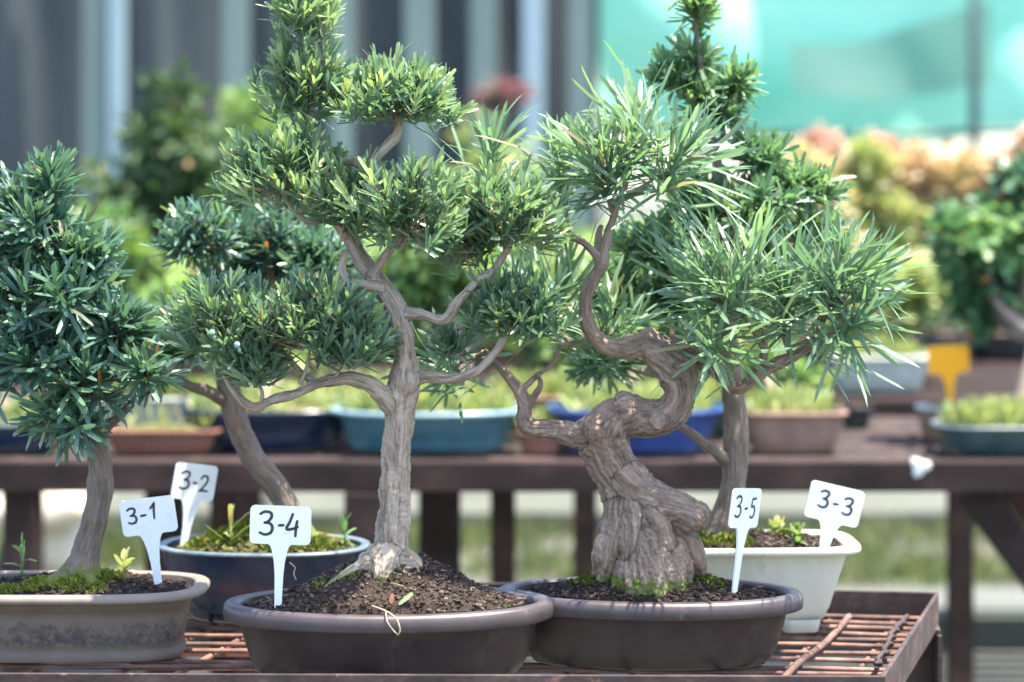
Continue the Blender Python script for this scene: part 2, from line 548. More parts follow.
def leaves(mb, O, D, Nn, L, W, lv, mi=0, curl=-0.10, fold=0.22):
    """blades from O along D, upper side Nn, folded along the midrib and bent back"""
    n = len(O)
    D = unit(D)
    Nn = unit(Nn - D * np.sum(Nn * D, axis=1, keepdims=True))
    S = np.cross(D, Nn)
    L = np.broadcast_to(L, (n,))[:, None]
    W = np.broadcast_to(W, (n,))[:, None]
    curl = np.broadcast_to(curl, (n,))[:, None]
    parts = []
    for t, w in zip(T_LEAF, W_LEAF):
        c = O + D * L * t + Nn * curl * L * t * t
        h = W * w * 0.5
        parts += [c - S * h + Nn * h * fold, c, c + S * h + Nn * h * fold]
    parts.append(O + D * L + Nn * curl * L)
    V = np.stack(parts, axis=1)           # n,13,3
    base = []
    for j in range(3):
        a, b = 3 * j, 3 * j + 3
        base += [(a, a + 1, b + 1, b), (a + 1, a + 2, b + 2, b + 1)]
    base += [(9, 10, 12), (10, 11, 12)]
    Fs = []
    off = 0
    for i in range(n):
        Fs += [tuple(k + off for k in f) for f in base]
        off += 13
    mb.add(V.reshape(-1, 3), Fs, mi, np.repeat(lv, 13, axis=0))


def make_lv(n, new=0.0, dead=0.003):
    lv = np.zeros((n, 4))
    lv[:, 0] = rng.random(n)
    lv[:, 1] = new
    lv[:, 2] = (rng.random(n) < dead) + 0.4 * rng.random(n) * (rng.random(n) < 0.05)
    lv[:, 3] = 1
    return lv


def shoots(mb, Pp, A, n, L, W, stem, spread=(78, 14), newp=0.1, curl=-0.12, mi=0, lvar=0.22, droop=0.0, dead=0.003):
    """m shoots at Pp along A, each with n leaves spiralling up its stem"""
    m = len(Pp)
    A = unit(A)
    ref = np.where(np.abs(A[:, 2:3]) < 0.9, np.array([[0, 0, 1.0]]), np.array([[1.0, 0, 0]]))
    U = unit(np.cross(A, ref))
    Vv = np.cross(A, U)
    O, D, NN, LL, WW, LV, CU = [], [], [], [], [], [], []
    snew = np.clip(rng.normal(newp, 0.18, m), 0, 1) * (rng.random(m) < 0.75) 
    ph0 = rng.random(m) * 6.28
    srand = rng.random(m)
    ssz = rng.uniform(0.8, 1.15, m)
    for i in range(n):
        t = i / max(1, n - 1)
        ph = ph0 + i * 2.3999 + rng.normal(0, 0.25, m)
        el = np.radians(spread[0] * (1 - t) ** 0.9 + spread[1] * t + rng.normal(0, 12, m))
        rad = U * np.cos(ph)[:, None] + Vv * np.sin(ph)[:, None]
        d = A * np.cos(el)[:, None] + rad * np.sin(el)[:, None]
        d[:, 2] -= droop * (1 - t)
        O.append(Pp + A * (stem * (t - 0.6)) * ssz[:, None])
        D.append(d)
        NN.append(A + rng.normal(0, 0.18, (m, 3)))
        l = L * ssz * (1 - 0.35 * t ** 4) * rng.normal(1, lvar * 0.85, m).clip(0.4, 1.5)
        LL.append(l)
        WW.append(W * rng.uniform(0.82, 1.15, m))
        lv = make_lv(m, 0, dead)
        lv[:, 0] = np.clip(0.35 * srand + 0.65 * lv[:, 0], 0, 1)
        lv[:, 1] = np.clip(snew * (0.25 + 0.9 * t) + rng.normal(0, 0.06, m), 0, 1)
        LV.append(lv)
        CU.append(curl * rng.normal(1.0, 1.3, m))
    leaves(mb, np.concatenate(O), np.concatenate(D), np.concatenate(NN), np.concatenate(LL), np.concatenate(WW), np.concatenate(LV), mi, np.concatenate(CU))


def pad(parent, name, c, r, m, n, L, W, stem, leafm, barkm, up=0.75, out=0.7, side=(0, 0, 0), zmin=-0.35, newp=0.1, spread=(78, 14),
        core=None, twigs=True, curl=-0.12, droop=0.0, flat=0.0, dead=0.001, jitter=0.22):
    """a cloud of leafy shoots round c with semi-axes r (m shoots of n leaves)"""
    c = np.asarray(c, float)
    r = np.asarray(r, float)
    z = rng.uniform(zmin, 1, m * 2)
    a = rng.random(m * 2) * 6.2832
    q = np.sqrt(1 - z * z)
    S = np.stack([q * np.cos(a), q * np.sin(a), z], axis=1)
    S = S[:m]
    k = 1 - 0.46 * rng.random(m) ** 1.5 + 0.18 * (rng.random(m) < 0.12)
    lump = np.array([0.88 + 0.36 * mnoise.noise(Vector(tuple(s * 1.9 + c * 11))) for s in S])
    Pp = c + S * r * (k * lump)[:, None] - unit(S) * 0.35 * L
    A = S * out + np.array([0, 0, up]) + np.asarray(side) + rng.normal(0, jitter, (m, 3))
    mb = MB()
    shoots(mb, Pp, A, n, L, W, stem, newp=newp, spread=spread, curl=curl, droop=droop, dead=dead)
    if twigs:
        core = c + np.array([0, 0, -0.55 * r[2]]) if core is None else np.asarray(core, float)
        hub = core * 0.30 + c * 0.70
        w0 = 0.0011 * (L / 0.02) ** 0.3
        mb.tube(catmull([core, core * 0.6 + hub * 0.4 + rng.normal(0, 0.06, 3) * r, hub], 4), np.linspace(w0 * 1.9, w0, 9), 6, 1)
        core = hub
        for i in range(0, m, 2):
            tip = Pp[i]
            mid = core * 0.45 + tip * 0.55 + rng.normal(0, 0.05, 3) * r + np.array([0, 0, -0.12 * r[2]])
            w = 0.0006 * (L / 0.02) ** 0.3
            mb.tube(catmull([core, mid, tip], 3), np.linspace(w * 1.6, w * 0.6, 7), 5, 1)
    return mb.build(name, [leafm, barkm], parent)


# ------------------------------------------------------------------ woody parts
def woody(name, tubes, vox, mat, parent, blobs=(), amp=0.10, fine=0.04, moss_z=None, moss_h=0.03, twist=2.0, smooth=3):
    """tubes: lists of (x, y, z, radius); fused into one skin, then grained along the wood"""
    mb = MB()
    samples = []
    for tb in tubes:
        tb = np.asarray(tb, float)
        s = catmull(tb, 10)
        pts, rr = s[:, :3].copy(), np.maximum(s[:, 3], vox * 0.9)
        p0s, rr0 = s[:, :3].copy(), rr.copy()
        ll = np.concatenate([[0], np.cumsum(np.linalg.norm(np.diff(pts, axis=0), axis=1))])
        sd = random.random() * 50
        for i in range(len(pts)):
            f = min(1.0, i / 6, (len(pts) - 1 - i) / 4 + 0.3) * min(1.0, 0.0055 / rr0[i]) ** 1.3
            kq = Vector((ll[i] * 55 + sd, sd, 1.7))
            pts[i] += np.array(mnoise.noise_vector(kq)) * min(rr[i], 0.008) * 0.42 * f
            rr[i] *= 1 + f * (0.20 * mnoise.noise(Vector((ll[i] * 70, sd, 9.1))) + 0.14 * max(0, mnoise.noise(Vector((ll[i] * 160, sd, 3.3)))))
        mb.tube(pts, rr, 14)
        pts, rr = p0s, rr0
        L = np.concatenate([[0], np.cumsum(np.linalg.norm(np.diff(pts, axis=0), axis=1))]) + random.random() * 3
        T = unit(np.gradient(pts, axis=0))
        ref = np.array([0, 1.0, 0.01])
        u = unit(np.cross(T, ref))
        w = np.cross(T, u)
        for i in range(len(pts)):
            samples.append(np.concatenate([pts[i], u[i], w[i], [L[i], rr[i]]]))
    for (c, r) in blobs:
        bmx = bmesh.new()
        bmesh.ops.create_icosphere(bmx, subdivisions=2, radius=1)
        V = np.array([v.co for v in bmx.verts]) * r + np.asarray(c)
        Fs = [tuple(v.index for v in f.verts) for f in bmx.faces]
        bmx.free()
        mb.add(V, Fs)
    S = np.array(samples)
    raw = mb.build(name + '_raw', mat)
    md = raw.modifiers.new('r', 'REMESH')
    md.mode = 'VOXEL'
    md.voxel_size = vox
    sm = raw.modifiers.new('s', 'SMOOTH')
    sm.factor = 0.5
    sm.iterations = smooth
    dg = bpy.context.evaluated_depsgraph_get()
    me = bpy.data.meshes.new_from_object(raw.evaluated_get(dg), depsgraph=dg)
    bpy.data.objects.remove(raw, do_unlink=True)
    me.name = name
    n = len(me.vertices)
    V = np.zeros(n * 3)
    me.vertices.foreach_get('co', V)
    V = V.reshape(-1, 3)
    Nm = np.zeros(n * 3)
    me.vertex_normals.foreach_get('vector', Nm)
    Nm = Nm.reshape(-1, 3)
    idx = np.zeros(n, int)
    for s0 in range(0, n, 2000):
        dd = np.linalg.norm(V[s0:s0 + 2000, None, :] - S[None, :, :3], axis=2) / (S[None, :, 10] + 0.002)
        idx[s0:s0 + 2000] = np.argmin(dd, axis=1)
    Q = S[idx]
    rel = V - Q[:, :3]
    ang = np.arctan2(np.sum(rel * Q[:, 6:9], axis=1), np.sum(rel * Q[:, 3:6], axis=1)) + twist * Q[:, 9] * 10 * 0.2
    R = Q[:, 10]
    bark = np.stack([np.cos(ang) * R, np.sin(ang) * R, Q[:, 9] * 0.16], axis=1)
    for i in range(n):
        b = Vector(bark[i])
        p = Vector(V[i])
        k = amp * mnoise.noise(b * 95) + amp * 0.55 * mnoise.noise(b * 210) + fine * mnoise.noise(p * 300) + amp * 0.9 * mnoise.noise(p * 45)
        ridge = 1 - abs(mnoise.noise(b * 150 + Vector((5, 1, 2)))) * 2.2
        k += amp * 0.45 * max(0, ridge - 0.55)
        V[i] += Nm[i] * k * min(R[i], 0.022)
    if parent is not None:
        V2 = V - np.array(root_loc(parent))
    else:
        V2 = V
    me.vertices.foreach_set('co', V2.ravel())
    at = me.attributes.new('bark', 'FLOAT_VECTOR', 'POINT')
    at.data.foreach_set('vector', bark.astype(np.float32).ravel())
    at = me.attributes.new('moss', 'FLOAT', 'POINT')
    mz = np.zeros(n) if moss_z is None else np.clip(1 - (V[:, 2] - moss_z) / moss_h, 0, 1)
    at.data.foreach_set('value', mz.astype(np.float32))
    me.polygons.foreach_set('use_smooth', [True] * len(me.polygons))
    me.materials.clear()
    me.materials.append(mat)
    me.update()
    o = bpy.data.objects.new(name, me)
    COL.objects.link(o)
    o.parent = parent
    return o


def chain(pts, d, base=1.0):
    """[(px, py, depth offset, diameter px)] -> [(x, y, z, r)]"""
    out = []
    for (px, py, dd, w) in pts:
        p = P(px, py, d + dd)
        out.append((*p, 0.5 * w * (d + dd) / F * base))
    return out


# ------------------------------------------------------------------ pots and soil
def ring(c, a, b, z, n=72, ex=2.0, yaw=0.0):
    t = np.linspace(0, 2 * math.pi, n, endpoint=False)
    ct, st = np.cos(t), np.sin(t)
    x = a * np.sign(ct) * np.abs(ct) ** (2 / ex)
    y = b * np.sign(st) * np.abs(st) ** (2 / ex)
    if ex > 2.3:                     # even spacing round the corners
        L = np.concatenate([[0], np.cumsum(np.hypot(np.diff(np.append(x, x[0])), np.diff(np.append(y, y[0]))))])
        u = np.linspace(0, L[-1], n, endpoint=False)
        xs = np.interp(u, L, np.append(x, x[0]))
        ys = np.interp(u, L, np.append(y, y[0]))
        x, y = xs, ys
    cy, sy = math.cos(yaw), math.sin(yaw)
    return np.stack([c[0] + x * cy - y * sy, c[1] + x * sy + y * cy, np.full(n, z)], axis=1)


def pot(label, cx, cy, zb, h, a, b, ex, yaw, body, rim, body_m, rim_m, group=None, feet=None, name='bonsai_pot', n=96, cat='pot'):
    """body / rim: profiles of (inset from the outer edge, height fraction)"""
    root = empty(name, (cx, cy, zb), label, cat, group)
    c = (cx, cy)
    mb = MB()
    mb.loft([ring(c, a - i, b - i, zb + f * h, n, ex, yaw) for i, f in body], cap0=True)
    # inner wall and floor
    i1 = body[-1][0] + 0.006
    mb.loft([ring(c, a - i1, b - i1, zb + 0.98 * h, n, ex, yaw), ring(c, a - i1 - 0.012, b - i1 - 0.012, zb + 0.15 * h, n, ex, yaw)])
    mb.build('body', body_m, root)
    mb = MB()
    mb.loft([ring(c, a - i, b - i, zb + f * h, n, ex, yaw) for i, f in rim], close=True)
    mb.build('rim', rim_m, root)
    if feet:
        cyw, syw = math.cos(yaw), math.sin(yaw)
        for sx in (-1, 1):
            for sy in (-1, 1):
                mbf = MB()
                fx, fy = sx * feet[0], sy * feet[1]
                px, py = cx + fx * cyw - fy * syw, cy + fx * syw + fy * cyw
                mbf.loft([ring((px, py), feet[2] * q, feet[3] * q, zb + z, 20, 3.5, yaw) for q, z in ((0.82, -feet[4]), (0.9, -feet[4] + 0.001), (1, -0.001), (1, 0.002))], cap0=True)
                mbf.build('foot', body_m, root)
    return root


ICO = None
def ico():
    global ICO
    if ICO is None:
        bmx = bmesh.new()
        bmesh.ops.create_icosphere(bmx, subdivisions=1, radius=1)
        ICO = (np.array([v.co for v in bmx.verts]), [tuple(v.index for v in f.verts) for f in bmx.faces])
        bmx.free()
    return ICO


def crumbs(mb, pts, sizes, lv, squash=0.75):
    V0, F0 = ico()
    for p, s, l in zip(pts, sizes, lv):
        V = V0 * (1 + rng.normal(0, 0.24, (len(V0), 1))) * (s * np.array([rng.uniform(0.7, 1.4), rng.uniform(0.7, 1.4), squash * rng.uniform(0.7, 1.3)]))
        a = rng.random() * 6.28
        V = V @ np.array([[math.cos(a), -math.sin(a), 0], [math.sin(a), math.cos(a), 0], [0, 0, 1]]).T
        mb.add(V + p, F0, 0, np.tile(l, (len(V), 1)))


def soil(root, cx, cy, z0, a, b, ex, yaw, mounds, ncl, mat, smax=0.0035, rough=0.0025):
    """mounds: (x, y, height, sx, sy) in world; returns the height function"""
    cyw, syw = math.cos(yaw), math.sin(yaw)
    def hf(x, y):
        h = z0
        for (mx, my, mh, s1, s2) in mounds:
            h += mh * math.exp(-((x - mx) / s1) ** 2 - ((y - my) / s2) ** 2)
        u, v = (x - cx) * cyw + (y - cy) * syw, -(x - cx) * syw + (y - cy) * cyw
        e = (abs(u / a) ** ex + abs(v / b) ** ex)
        h = z0 - 0.004 + (h - z0 + 0.004) * max(0.0, min(1.0, (1.02 - e) * 4.5))
        return h + rough * mnoise.noise(Vector((x * 90, y * 90, 3))) + rough * 0.5 * mnoise.noise(Vector((x * 240, y * 240, 7)))
    mb = MB()
    K, n = 26, 90
    rings = []
    for k in range(K):
        s = 0.02 + 0.98 * (1 - k / (K - 1))
        r = ring((cx, cy), a * s, b * s, 0, n, ex, yaw)
        for q in r:
            q[2] = hf(q[0], q[1])
        rings.append(r)
    lvb = None
    mb.loft(rings, cap1=True)
    mb.lv[-1][:, 0] = 0.25
    pts, sz, lv = [], [], []
    while len(pts) < ncl:
        u, v = rng.uniform(-1, 1, 2)
        if abs(u) ** ex + abs(v) ** ex > 0.985:
            continue
        x, y = cx + u * a * cyw - v * b * syw, cy + u * a * syw + v * b * cyw
        s = 0.0007 + (smax - 0.0007) * rng.random() ** 3.2
        pts.append((x, y, hf(x, y) + s * 0.25))
        sz.append(s)
        lv.append((rng.random() ** 1.5, 0, 0, 1))
    crumbs(mb, np.array(pts), sz, np.array(lv))
    for k in range(46):
        u, v = rng.uniform(-0.9, 0.9, 2)
        if abs(u) ** ex + abs(v) ** ex > 0.9:
            continue
        x, y = cx + u * a * cyw - v * b * syw, cy + u * a * syw + v * b * cyw
        q = rng.random() * 6.28
        L = rng.uniform(0.004, 0.012)
        d = np.array([math.cos(q), math.sin(q), rng.normal(0, 0.25)])
        p0 = np.array([x, y, hf(x, y) + 0.0012])
        p1 = p0 + d * L
        p1[2] = max(p1[2], hf(p1[0], p1[1]) + 0.0008)
        mb.tube([p0, (p0 + p1) / 2 + rng.normal(0, 0.0008, 3), p1], [0.0005, 0.0008 * rng.uniform(.5, 1.3), 0.0004], 5)
        mb.lv[-1] = np.tile([rng.uniform(0.8, 1.5), 0, 0, 1.0], (len(mb.lv[-1]), 1))
    o = mb.build('soil', mat, root, smooth=False)
    return hf, o


def moss(parent, spots, hf, n, size=0.0022, new=0.35):
    """low green tufts at spots (x, y, radius)"""
    mb = MB()
    O, D, LV, L = [], [], [], []
    for (x, y, r) in spots:
        k = max(8, int(n * (r / 0.02) ** 2))
        ang = rng.random(k) * 6.28
        rr = r * np.sqrt(rng.random(k))
        for aa, q in zip(ang, rr):
            px, py = x + q * math.cos(aa), y + q * math.sin(aa)
            bump = 0.3 * r * max(0, 1 - (q / r) ** 2)
            O.append((px, py, hf(px, py) + bump * rng.uniform(0.6, 1.0)))
            D.append((rng.normal(0, 0.55) + 0.6 * (px - x) / r, rng.normal(0, 0.55) + 0.6 * (py - y) / r, 1))
            l = make_lv(1)[0]
            l[1] = max(0, rng.normal(new, 0.2))
            LV.append(l)
            L.append(size * rng.uniform(0.7, 1.8))
    m = len(O)
    leaves(mb, np.array(O), np.array(D), rng.normal(0, 1, (m, 3)), np.array(L), size * 0.8, np.array(LV))
    o = mb.build('moss', M['moss'], parent)
    o['kind'] = 'stuff'
    return o


# ------------------------------------------------------------------ plant labels with handwriting
GLYPH = {
    '3': [[(-.34, .40), (-.10, .50), (.22, .46), (.28, .28), (.10, .08), (-.10, .02)], [(-.10, .02), (.18, .0), (.34, -.18), (.24, -.42), (-.08, -.50), (-.36, -.42)]],
    '-': [[(-.30, .0), (.0, .02), (.30, .04)]],
    '.': [[(-.06, -.02), (.06, .02)]],
    '1': [[(-.22, .18), (.0, .36), (.14, .50)], [(.14, .50), (.06, .1), (.0, -.48)]],
    '2': [[(-.30, .30), (-.12, .48), (.16, .46), (.26, .26), (.10, -.04), (-.16, -.32), (-.32, -.44)], [(-.32, -.44), (.0, -.40), (.36, -.42)]],
    '4': [[(.02, .48), (-.14, .12), (-.30, -.12), (-.22, -.20), (.05, -.16), (.32, -.08)], [(.28, .18), (.22, -.1), (.20, -.48)]],
    '5': [[(-.14, .46), (-.20, .08), (.06, .10), (.24, -.08), (.16, -.38), (-.08, -.48), (-.28, -.40)], [(-.14, .46), (.08, .46), (.30, .50)]],
}


def label_sign(name, text, foot, top, yaw, plate, char, label, group, mat, pen=0.0017, off=(0, 0), stake_w=0.0085, gap=1.0, sink=0.012, lean_back=0.0):
    """T-shaped plastic label: foot = where its stake meets the soil, top = middle of its plate (world)"""
    foot, top = np.asarray(foot, float), np.asarray(top, float)
    v = unit(top - foot)
    nrm = np.array([math.sin(yaw), -math.cos(yaw), 0])
    nrm = unit(nrm - v * np.dot(nrm, v))
    u = np.cross(v, nrm)
    if np.dot(u, [math.cos(yaw), math.sin(yaw), 0]) < 0:
        u = -u
    H = np.linalg.norm(top - foot)
    w, h = plate
    root_o = foot - v * sink
    root = empty(name, root_o, label, 'plant label', group)
    r = 0.0045
    out = []
    def arc(cx, cy, a0, a1, k=6):
        for i in range(k + 1):
            a = math.radians(a0 + (a1 - a0) * i / k)
            out.append((cx + r * math.cos(a), cy + r * math.sin(a)))
    sw = stake_w / 2
    # outline: from the stake's foot up its right edge, round the plate and down
    out += [(-sw * 0.75, -sink), (sw * 0.75, -sink), (sw * 0.95, H * 0.35), (sw * 1.02, H - h / 2 - 0.026), (sw * 1.25, H - h / 2 - 0.016), (sw * 1.75, H - h / 2 - 0.006), (sw * 2.2, H - h / 2 - 0.0015), (sw * 2.7, H - h / 2)]
    arc(w / 2 - r, H - h / 2 + r, -90, 0)
    arc(w / 2 - r, H + h / 2 - r, 0, 90)
    arc(-w / 2 + r, H + h / 2 - r, 90, 180)
    arc(-w / 2 + r, H - h / 2 + r, 180, 270)
    out += [(-sw * 2.7, H - h / 2), (-sw * 2.2, H - h / 2 - 0.0015), (-sw * 1.75, H - h / 2 - 0.006), (-sw * 1.25, H - h / 2 - 0.016), (-sw * 1.02, H - h / 2 - 0.026), (-sw * 0.95, H * 0.35)]
    th = 0.0009
    n = len(out)
    fr = [foot + u * x + v * y + nrm * th for x, y in out]
    bk = [foot + u * x + v * y - nrm * th for x, y in out]
    mb = MB()
    mb.add(fr + bk, [tuple(range(n)), tuple(reversed(range(n, 2 * n)))] + [(i, i + n, (i + 1) % n + n, (i + 1) % n) for i in range(n)])
    mb.build('plate', mat, root, smooth=False)
    if text:
        for ch, (ox, oy, sc) in zip(text, char):
            mt = MB()
            for st in GLYPH[ch]:
                p2 = catmull(np.array(st), 8)
                p2 = p2 * sc * np.array([0.78, 1.0]) + np.array([ox, oy])
                tng = unit(np.gradient(p2, axis=0))
                nn = np.stack([-tng[:, 1], tng[:, 0]], axis=1)
                m = len(p2)
                ww = pen * 0.5 * (0.85 + 0.3 * np.sin(np.linspace(0.4, 3.0, m)))
                A = p2 + nn * ww[:, None]
                B = p2 - nn * ww[:, None]
                z1 = nrm * (th + 0.00025)
                VA = [foot + u * x + v * (H + y) + z1 for x, y in A]
                VB = [foot + u * x + v * (H + y) + z1 for x, y in B]
                mt.add(VA + VB, [(i, i + 1, m + i + 1, m + i) for i in range(m - 1)])
                # round pen ends
                for e, s in ((0, 1), (m - 1, 1)):
                    cir = [foot + u * (p2[e][0] + ww[e] * math.cos(q)) + v * (H + p2[e][1] + ww[e] * math.sin(q)) + z1 + nrm * 0.00006 for q in np.linspace(0, 6.283, 12, endpoint=False)]
                    mt.add(cir, [tuple(range(12))])
            mt.build('handwriting', M['ink'], root)
    return root


# ================================================================== SETTING
mb = MB()
mb.add([(-60, -20, 0), (60, -20, 0), (60, 120, 0), (-60, 120, 0)], [(0, 1, 2, 3)])
tag(mb.build('ground', M['ground'], smooth=False), kind='structure')

mb = MB()
mb.add([(-8, 5.42, 0.004), (8, 5.42, 0.004), (8, 6.05, 0.004), (-8, 6.05, 0.004)], [(0, 1, 2, 3)])
tag(mb.build('path', M['path'], smooth=False), kind='structure')
mb = MB()
mb.add([(-8, 7.10, 0.004), (8, 7.10, 0.004), (8, 8.6, 0.004), (-8, 8.6, 0.004)], [(0, 1, 2, 3)])
tag(mb.build('paving', M['concrete'], smooth=False), kind='structure')
for nm, y0, y1, h in (('kerb', 6.98, 7.10, 0.075), ('kerb', 5.30, 5.42, 0.075)):
    mb = MB()
    for k in range(16):
        mb.box((-8 + k + 0.5, (y0 + y1) / 2, h / 2 - 0.02), (0.985, y1 - y0, h + 0.04))
    tag(mb.build(nm, M['concrete'], smooth=False, bevel=0.008), kind='structure')

# grass between the path and the far kerb
mb = MB()
n = 9000
gx, gy = rng.uniform(-2.4, 2.4, n), rng.uniform(6.08, 6.95, n)
keep = np.array([mnoise.noise(Vector((x * 1.7, y * 2.2, 4))) > -0.22 for x, y in zip(gx, gy)])
gx, gy = gx[keep], gy[keep]
n = len(gx)
D = np.stack([rng.normal(0, 0.4, n), rng.normal(0, 0.4, n), np.ones(n)], axis=1)
lv = make_lv(n)
lv[:, 1] = np.clip(rng.normal(0.35, 0.25, n), 0, 1)
leaves(mb, np.stack([gx, gy, np.zeros(n)], axis=1), D, rng.normal(0, 1, (n, 3)), rng.uniform(0.03, 0.10, n), 0.009, lv)
tag(mb.build('grass', M['grass']), kind='stuff')

# greenhouse side: dark cloth between pale posts
WY = 12.0
root = empty('greenhouse_wall', (-3.0, WY, 0), 'dark grey shade cloth wall held between pale vertical posts at the back', 'wall')
xr = (600 - 512) / F * WY
mb = MB()
nx, nz = 120, 14
Vv = []
for i in range(nx + 1):
    x = -7.5 + (xr + 7.5) * i / nx
    for k in range(nz + 1):
        z = 3.9 * k / nz
        Vv.append((x, WY + 0.05 + 0.035 * math.sin(x * 7) * (0.5 + 0.5 * math.sin(z * 2 + x)) + 0.02 * math.sin(x * 17 + z), z))
Fs = [(i * (nz + 1) + k, (i + 1) * (nz + 1) + k, (i + 1) * (nz + 1) + k + 1, i * (nz + 1) + k + 1) for i in range(nx) for k in range(nz)]
mb.add(Vv, Fs)
mb.build('cloth', M['shade_cloth'], root)
for (p0, p1, mm, dz) in ((82, 106, 'post', 0.06), (108, 124, 'post_pale', 0.10), (222, 248, 'post', 0.08), (330, 352, 'post', 0.06), (404, 434, 'post', 0.08), (470, 496, 'post', 0.08), (522, 544, 'post_pale', 0.08),
                         (568, 592, 'post', 0.06), (-60, -40, 'post', 0.06)):
    x0, x1 = (p0 - 512) / F * (WY - 0.15), (p1 - 512) / F * (WY - 0.15)
    mb = MB()
    mb.box(((x0 + x1) / 2, WY - 0.12, 1.95), (x1 - x0, dz, 3.9))
    mb.build('post', M[mm], root, smooth=False, bevel=0.01)

# green shade net on the right
NY = 12.5
mb = MB()
nx, nz = 90, 24
Vv = []
for i in range(nx + 1):
    x = xr + 0.02 + 7.0 * i / nx
    zb = 1.40 - 0.06 * math.sin((x - xr) * 1.1) + 0.03 * math.sin(x * 5)
    for k in range(nz + 1):
        z = zb + (3.2 - zb) * k / nz
        Vv.append((x, NY + 0.16 * math.sin(z * 3.6 + x * 0.9) + 0.13 * math.sin(x * 3.3 + z * 2.2) + 0.03 * math.sin(x * 11), z))
Fs = [(i * (nz + 1) + k, (i + 1) * (nz + 1) + k, (i + 1) * (nz + 1) + k + 1, i * (nz + 1) + k + 1) for i in range(nx) for k in range(nz)]
mb.add(Vv, Fs)
tag(mb.build('shade_net', M['net'], loc=(xr, NY, 1.4)), 'bright sea green shade net hanging across the back beyond the maples', 'shade net')
mb = MB()
Vv = []
for i in range(31):
    x = 1.55 + 1.1 * i / 30
    for k in range(9):
        z = 1.66 + 0.08 * math.sin(x * 2.4) + (0.36 + 0.08 * math.sin(x * 3)) * k / 8
        Vv.append((x, NY - 0.28 + 0.04 * math.sin(x * 4 + z * 3), z))
mb.add(Vv, [(i * 9 + k, (i + 1) * 9 + k, (i + 1) * 9 + k + 1, i * 9 + k + 1) for i in range(30) for k in range(8)])
tag(mb.build('net_patch', M['net_grey'], loc=(2.1, NY - 0.28, 1.8)), 'greyish faded net patch over the green shade net', 'net patch')
mb = MB()
px = (975 - 512) / F * 12.1
mb.tube([(px, 12.1, 0), (px, 12.1, 3.2)], 0.030, 12)
tag(mb.build('net_pole', M['post_dark'], loc=(px, 12.1, 0)), 'slim dark pole standing in front of the green net', 'pole')
mb = MB()
mb.tube([(xr + 0.1, 12.25, 1.39), (1.9, 12.25, 1.37), (2.9, 12.25, 1.40), (7, 12.25, 1.42)], 0.022, 10)
tag(mb.build('net_rail', M['post_dark'], loc=(2.5, 12.25, 1.38)), 'dark teal rail running along the lower edge of the green net', 'rail')


# ================================================================== FRONT TABLE
ZT = CAM_Z - 0.4275     # upper edge of the frame
ZW = CAM_Z - 0.4485    # upper side of the wires, where pots stand
FL, FR = np.array([-0.72, 1.910]), np.array([0.322, 1.895])
BL, BR = np.array([-0.60, 2.405]), np.array([0.442, 2.283])
troot = empty('display_table', (-0.2, 2.2, 0), 'rusty iron table with a wire top carrying the five numbered bonsai', 'table')


def plate(a, b, h0, h1, th, inset, name, flange=True, top_lip=0.0):
    a3, b3 = np.array([*a, (h0 + h1) / 2]), np.array([*b, (h0 + h1) / 2])
    t = unit(b3 - a3)
    s = np.array([-t[1], t[0], 0]) * inset
    mb = MB()
    mb.beam(a3 + s * th / 2, b3 + s * th / 2, th, h1 - h0)
    if flange:
        a4, b4 = np.array([*a, h0 + 0.002]), np.array([*b, h0 + 0.002])
        mb.beam(a4 + s * (th + 0.016), b4 + s * (th + 0.016), 0.030, 0.004)
    return mb.build(name, M['rust_frame'], troot, smooth=False, bevel=0.0008)


g = 0.0045
plate(FL, FR, ZT - 0.036, ZT, 0.004, 1, 'rail')
plate(FR + [0, g], BR - [0, g], ZT - 0.036, ZT - 0.0006, 0.004, 1, 'rail')
plate(BR, BL, ZT - 0.036, ZT, 0.004, 1, 'rail')
plate(BL - [0, g], FL + [0, g], ZT - 0.036, ZT - 0.0006, 0.004, 1, 'rail')
for (c, sx, sy) in ((FL, 1, 1), (FR, -1, 1), (BR, -1, -1), (BL, 1, -1)):
    mb = MB()
    x, y = c[0] + sx * 0.006, c[1] + sy * 0.009
    mb.box((x + sx * 0.016, y, (ZT - 0.037) / 2), (0.032, 0.004, ZT - 0.037))
    mb.box((x, y + sy * 0.0185, (ZT - 0.037) / 2), (0.004, 0.032, ZT - 0.037))
    mb.build('leg', M['rust_frame'], troot, smooth=False)
# the wire top: long bars side to side, cross bars below them
mb = MB()
def edge_pt(a, b, t):
    return a + (b - a) * t
tt = []
t = 0.05
while t < 0.975:
    tt.append(t)
    t += random.uniform(0.062, 0.115)
for t in tt:
    a = edge_pt(FL, BL, t) + [0.006, random.uniform(-.006, .006)]
    b = edge_pt(FR, BR, min(0.99, t + random.uniform(-.012, .012))) - [0.006, 0]
    pts = []
    for k in range(13):
        q = a + (b - a) * k / 12
        pts.append((q[0], q[1] + random.uniform(-.0025, .0025), ZW - 0.0035 + random.uniform(-.0012, 0.0004)))
    mb.tube(pts, 0.0024, 7)
for k in range(15):
    u = (k + 0.5) / 15 + random.uniform(-.012, .012)
    a = edge_pt(FL, FR, u) + [0, 0.005]
    b = edge_pt(BL, BR, u + random.uniform(-.006, .006)) - [0, 0.006]
    mb.tube([(*(a + (b - a) * q / 4 + [random.uniform(-.003, .003), 0]), ZW - 0.0086) for q in range(5)], 0.0028, 7)
mb.build('wire_top', M['rust'], troot)
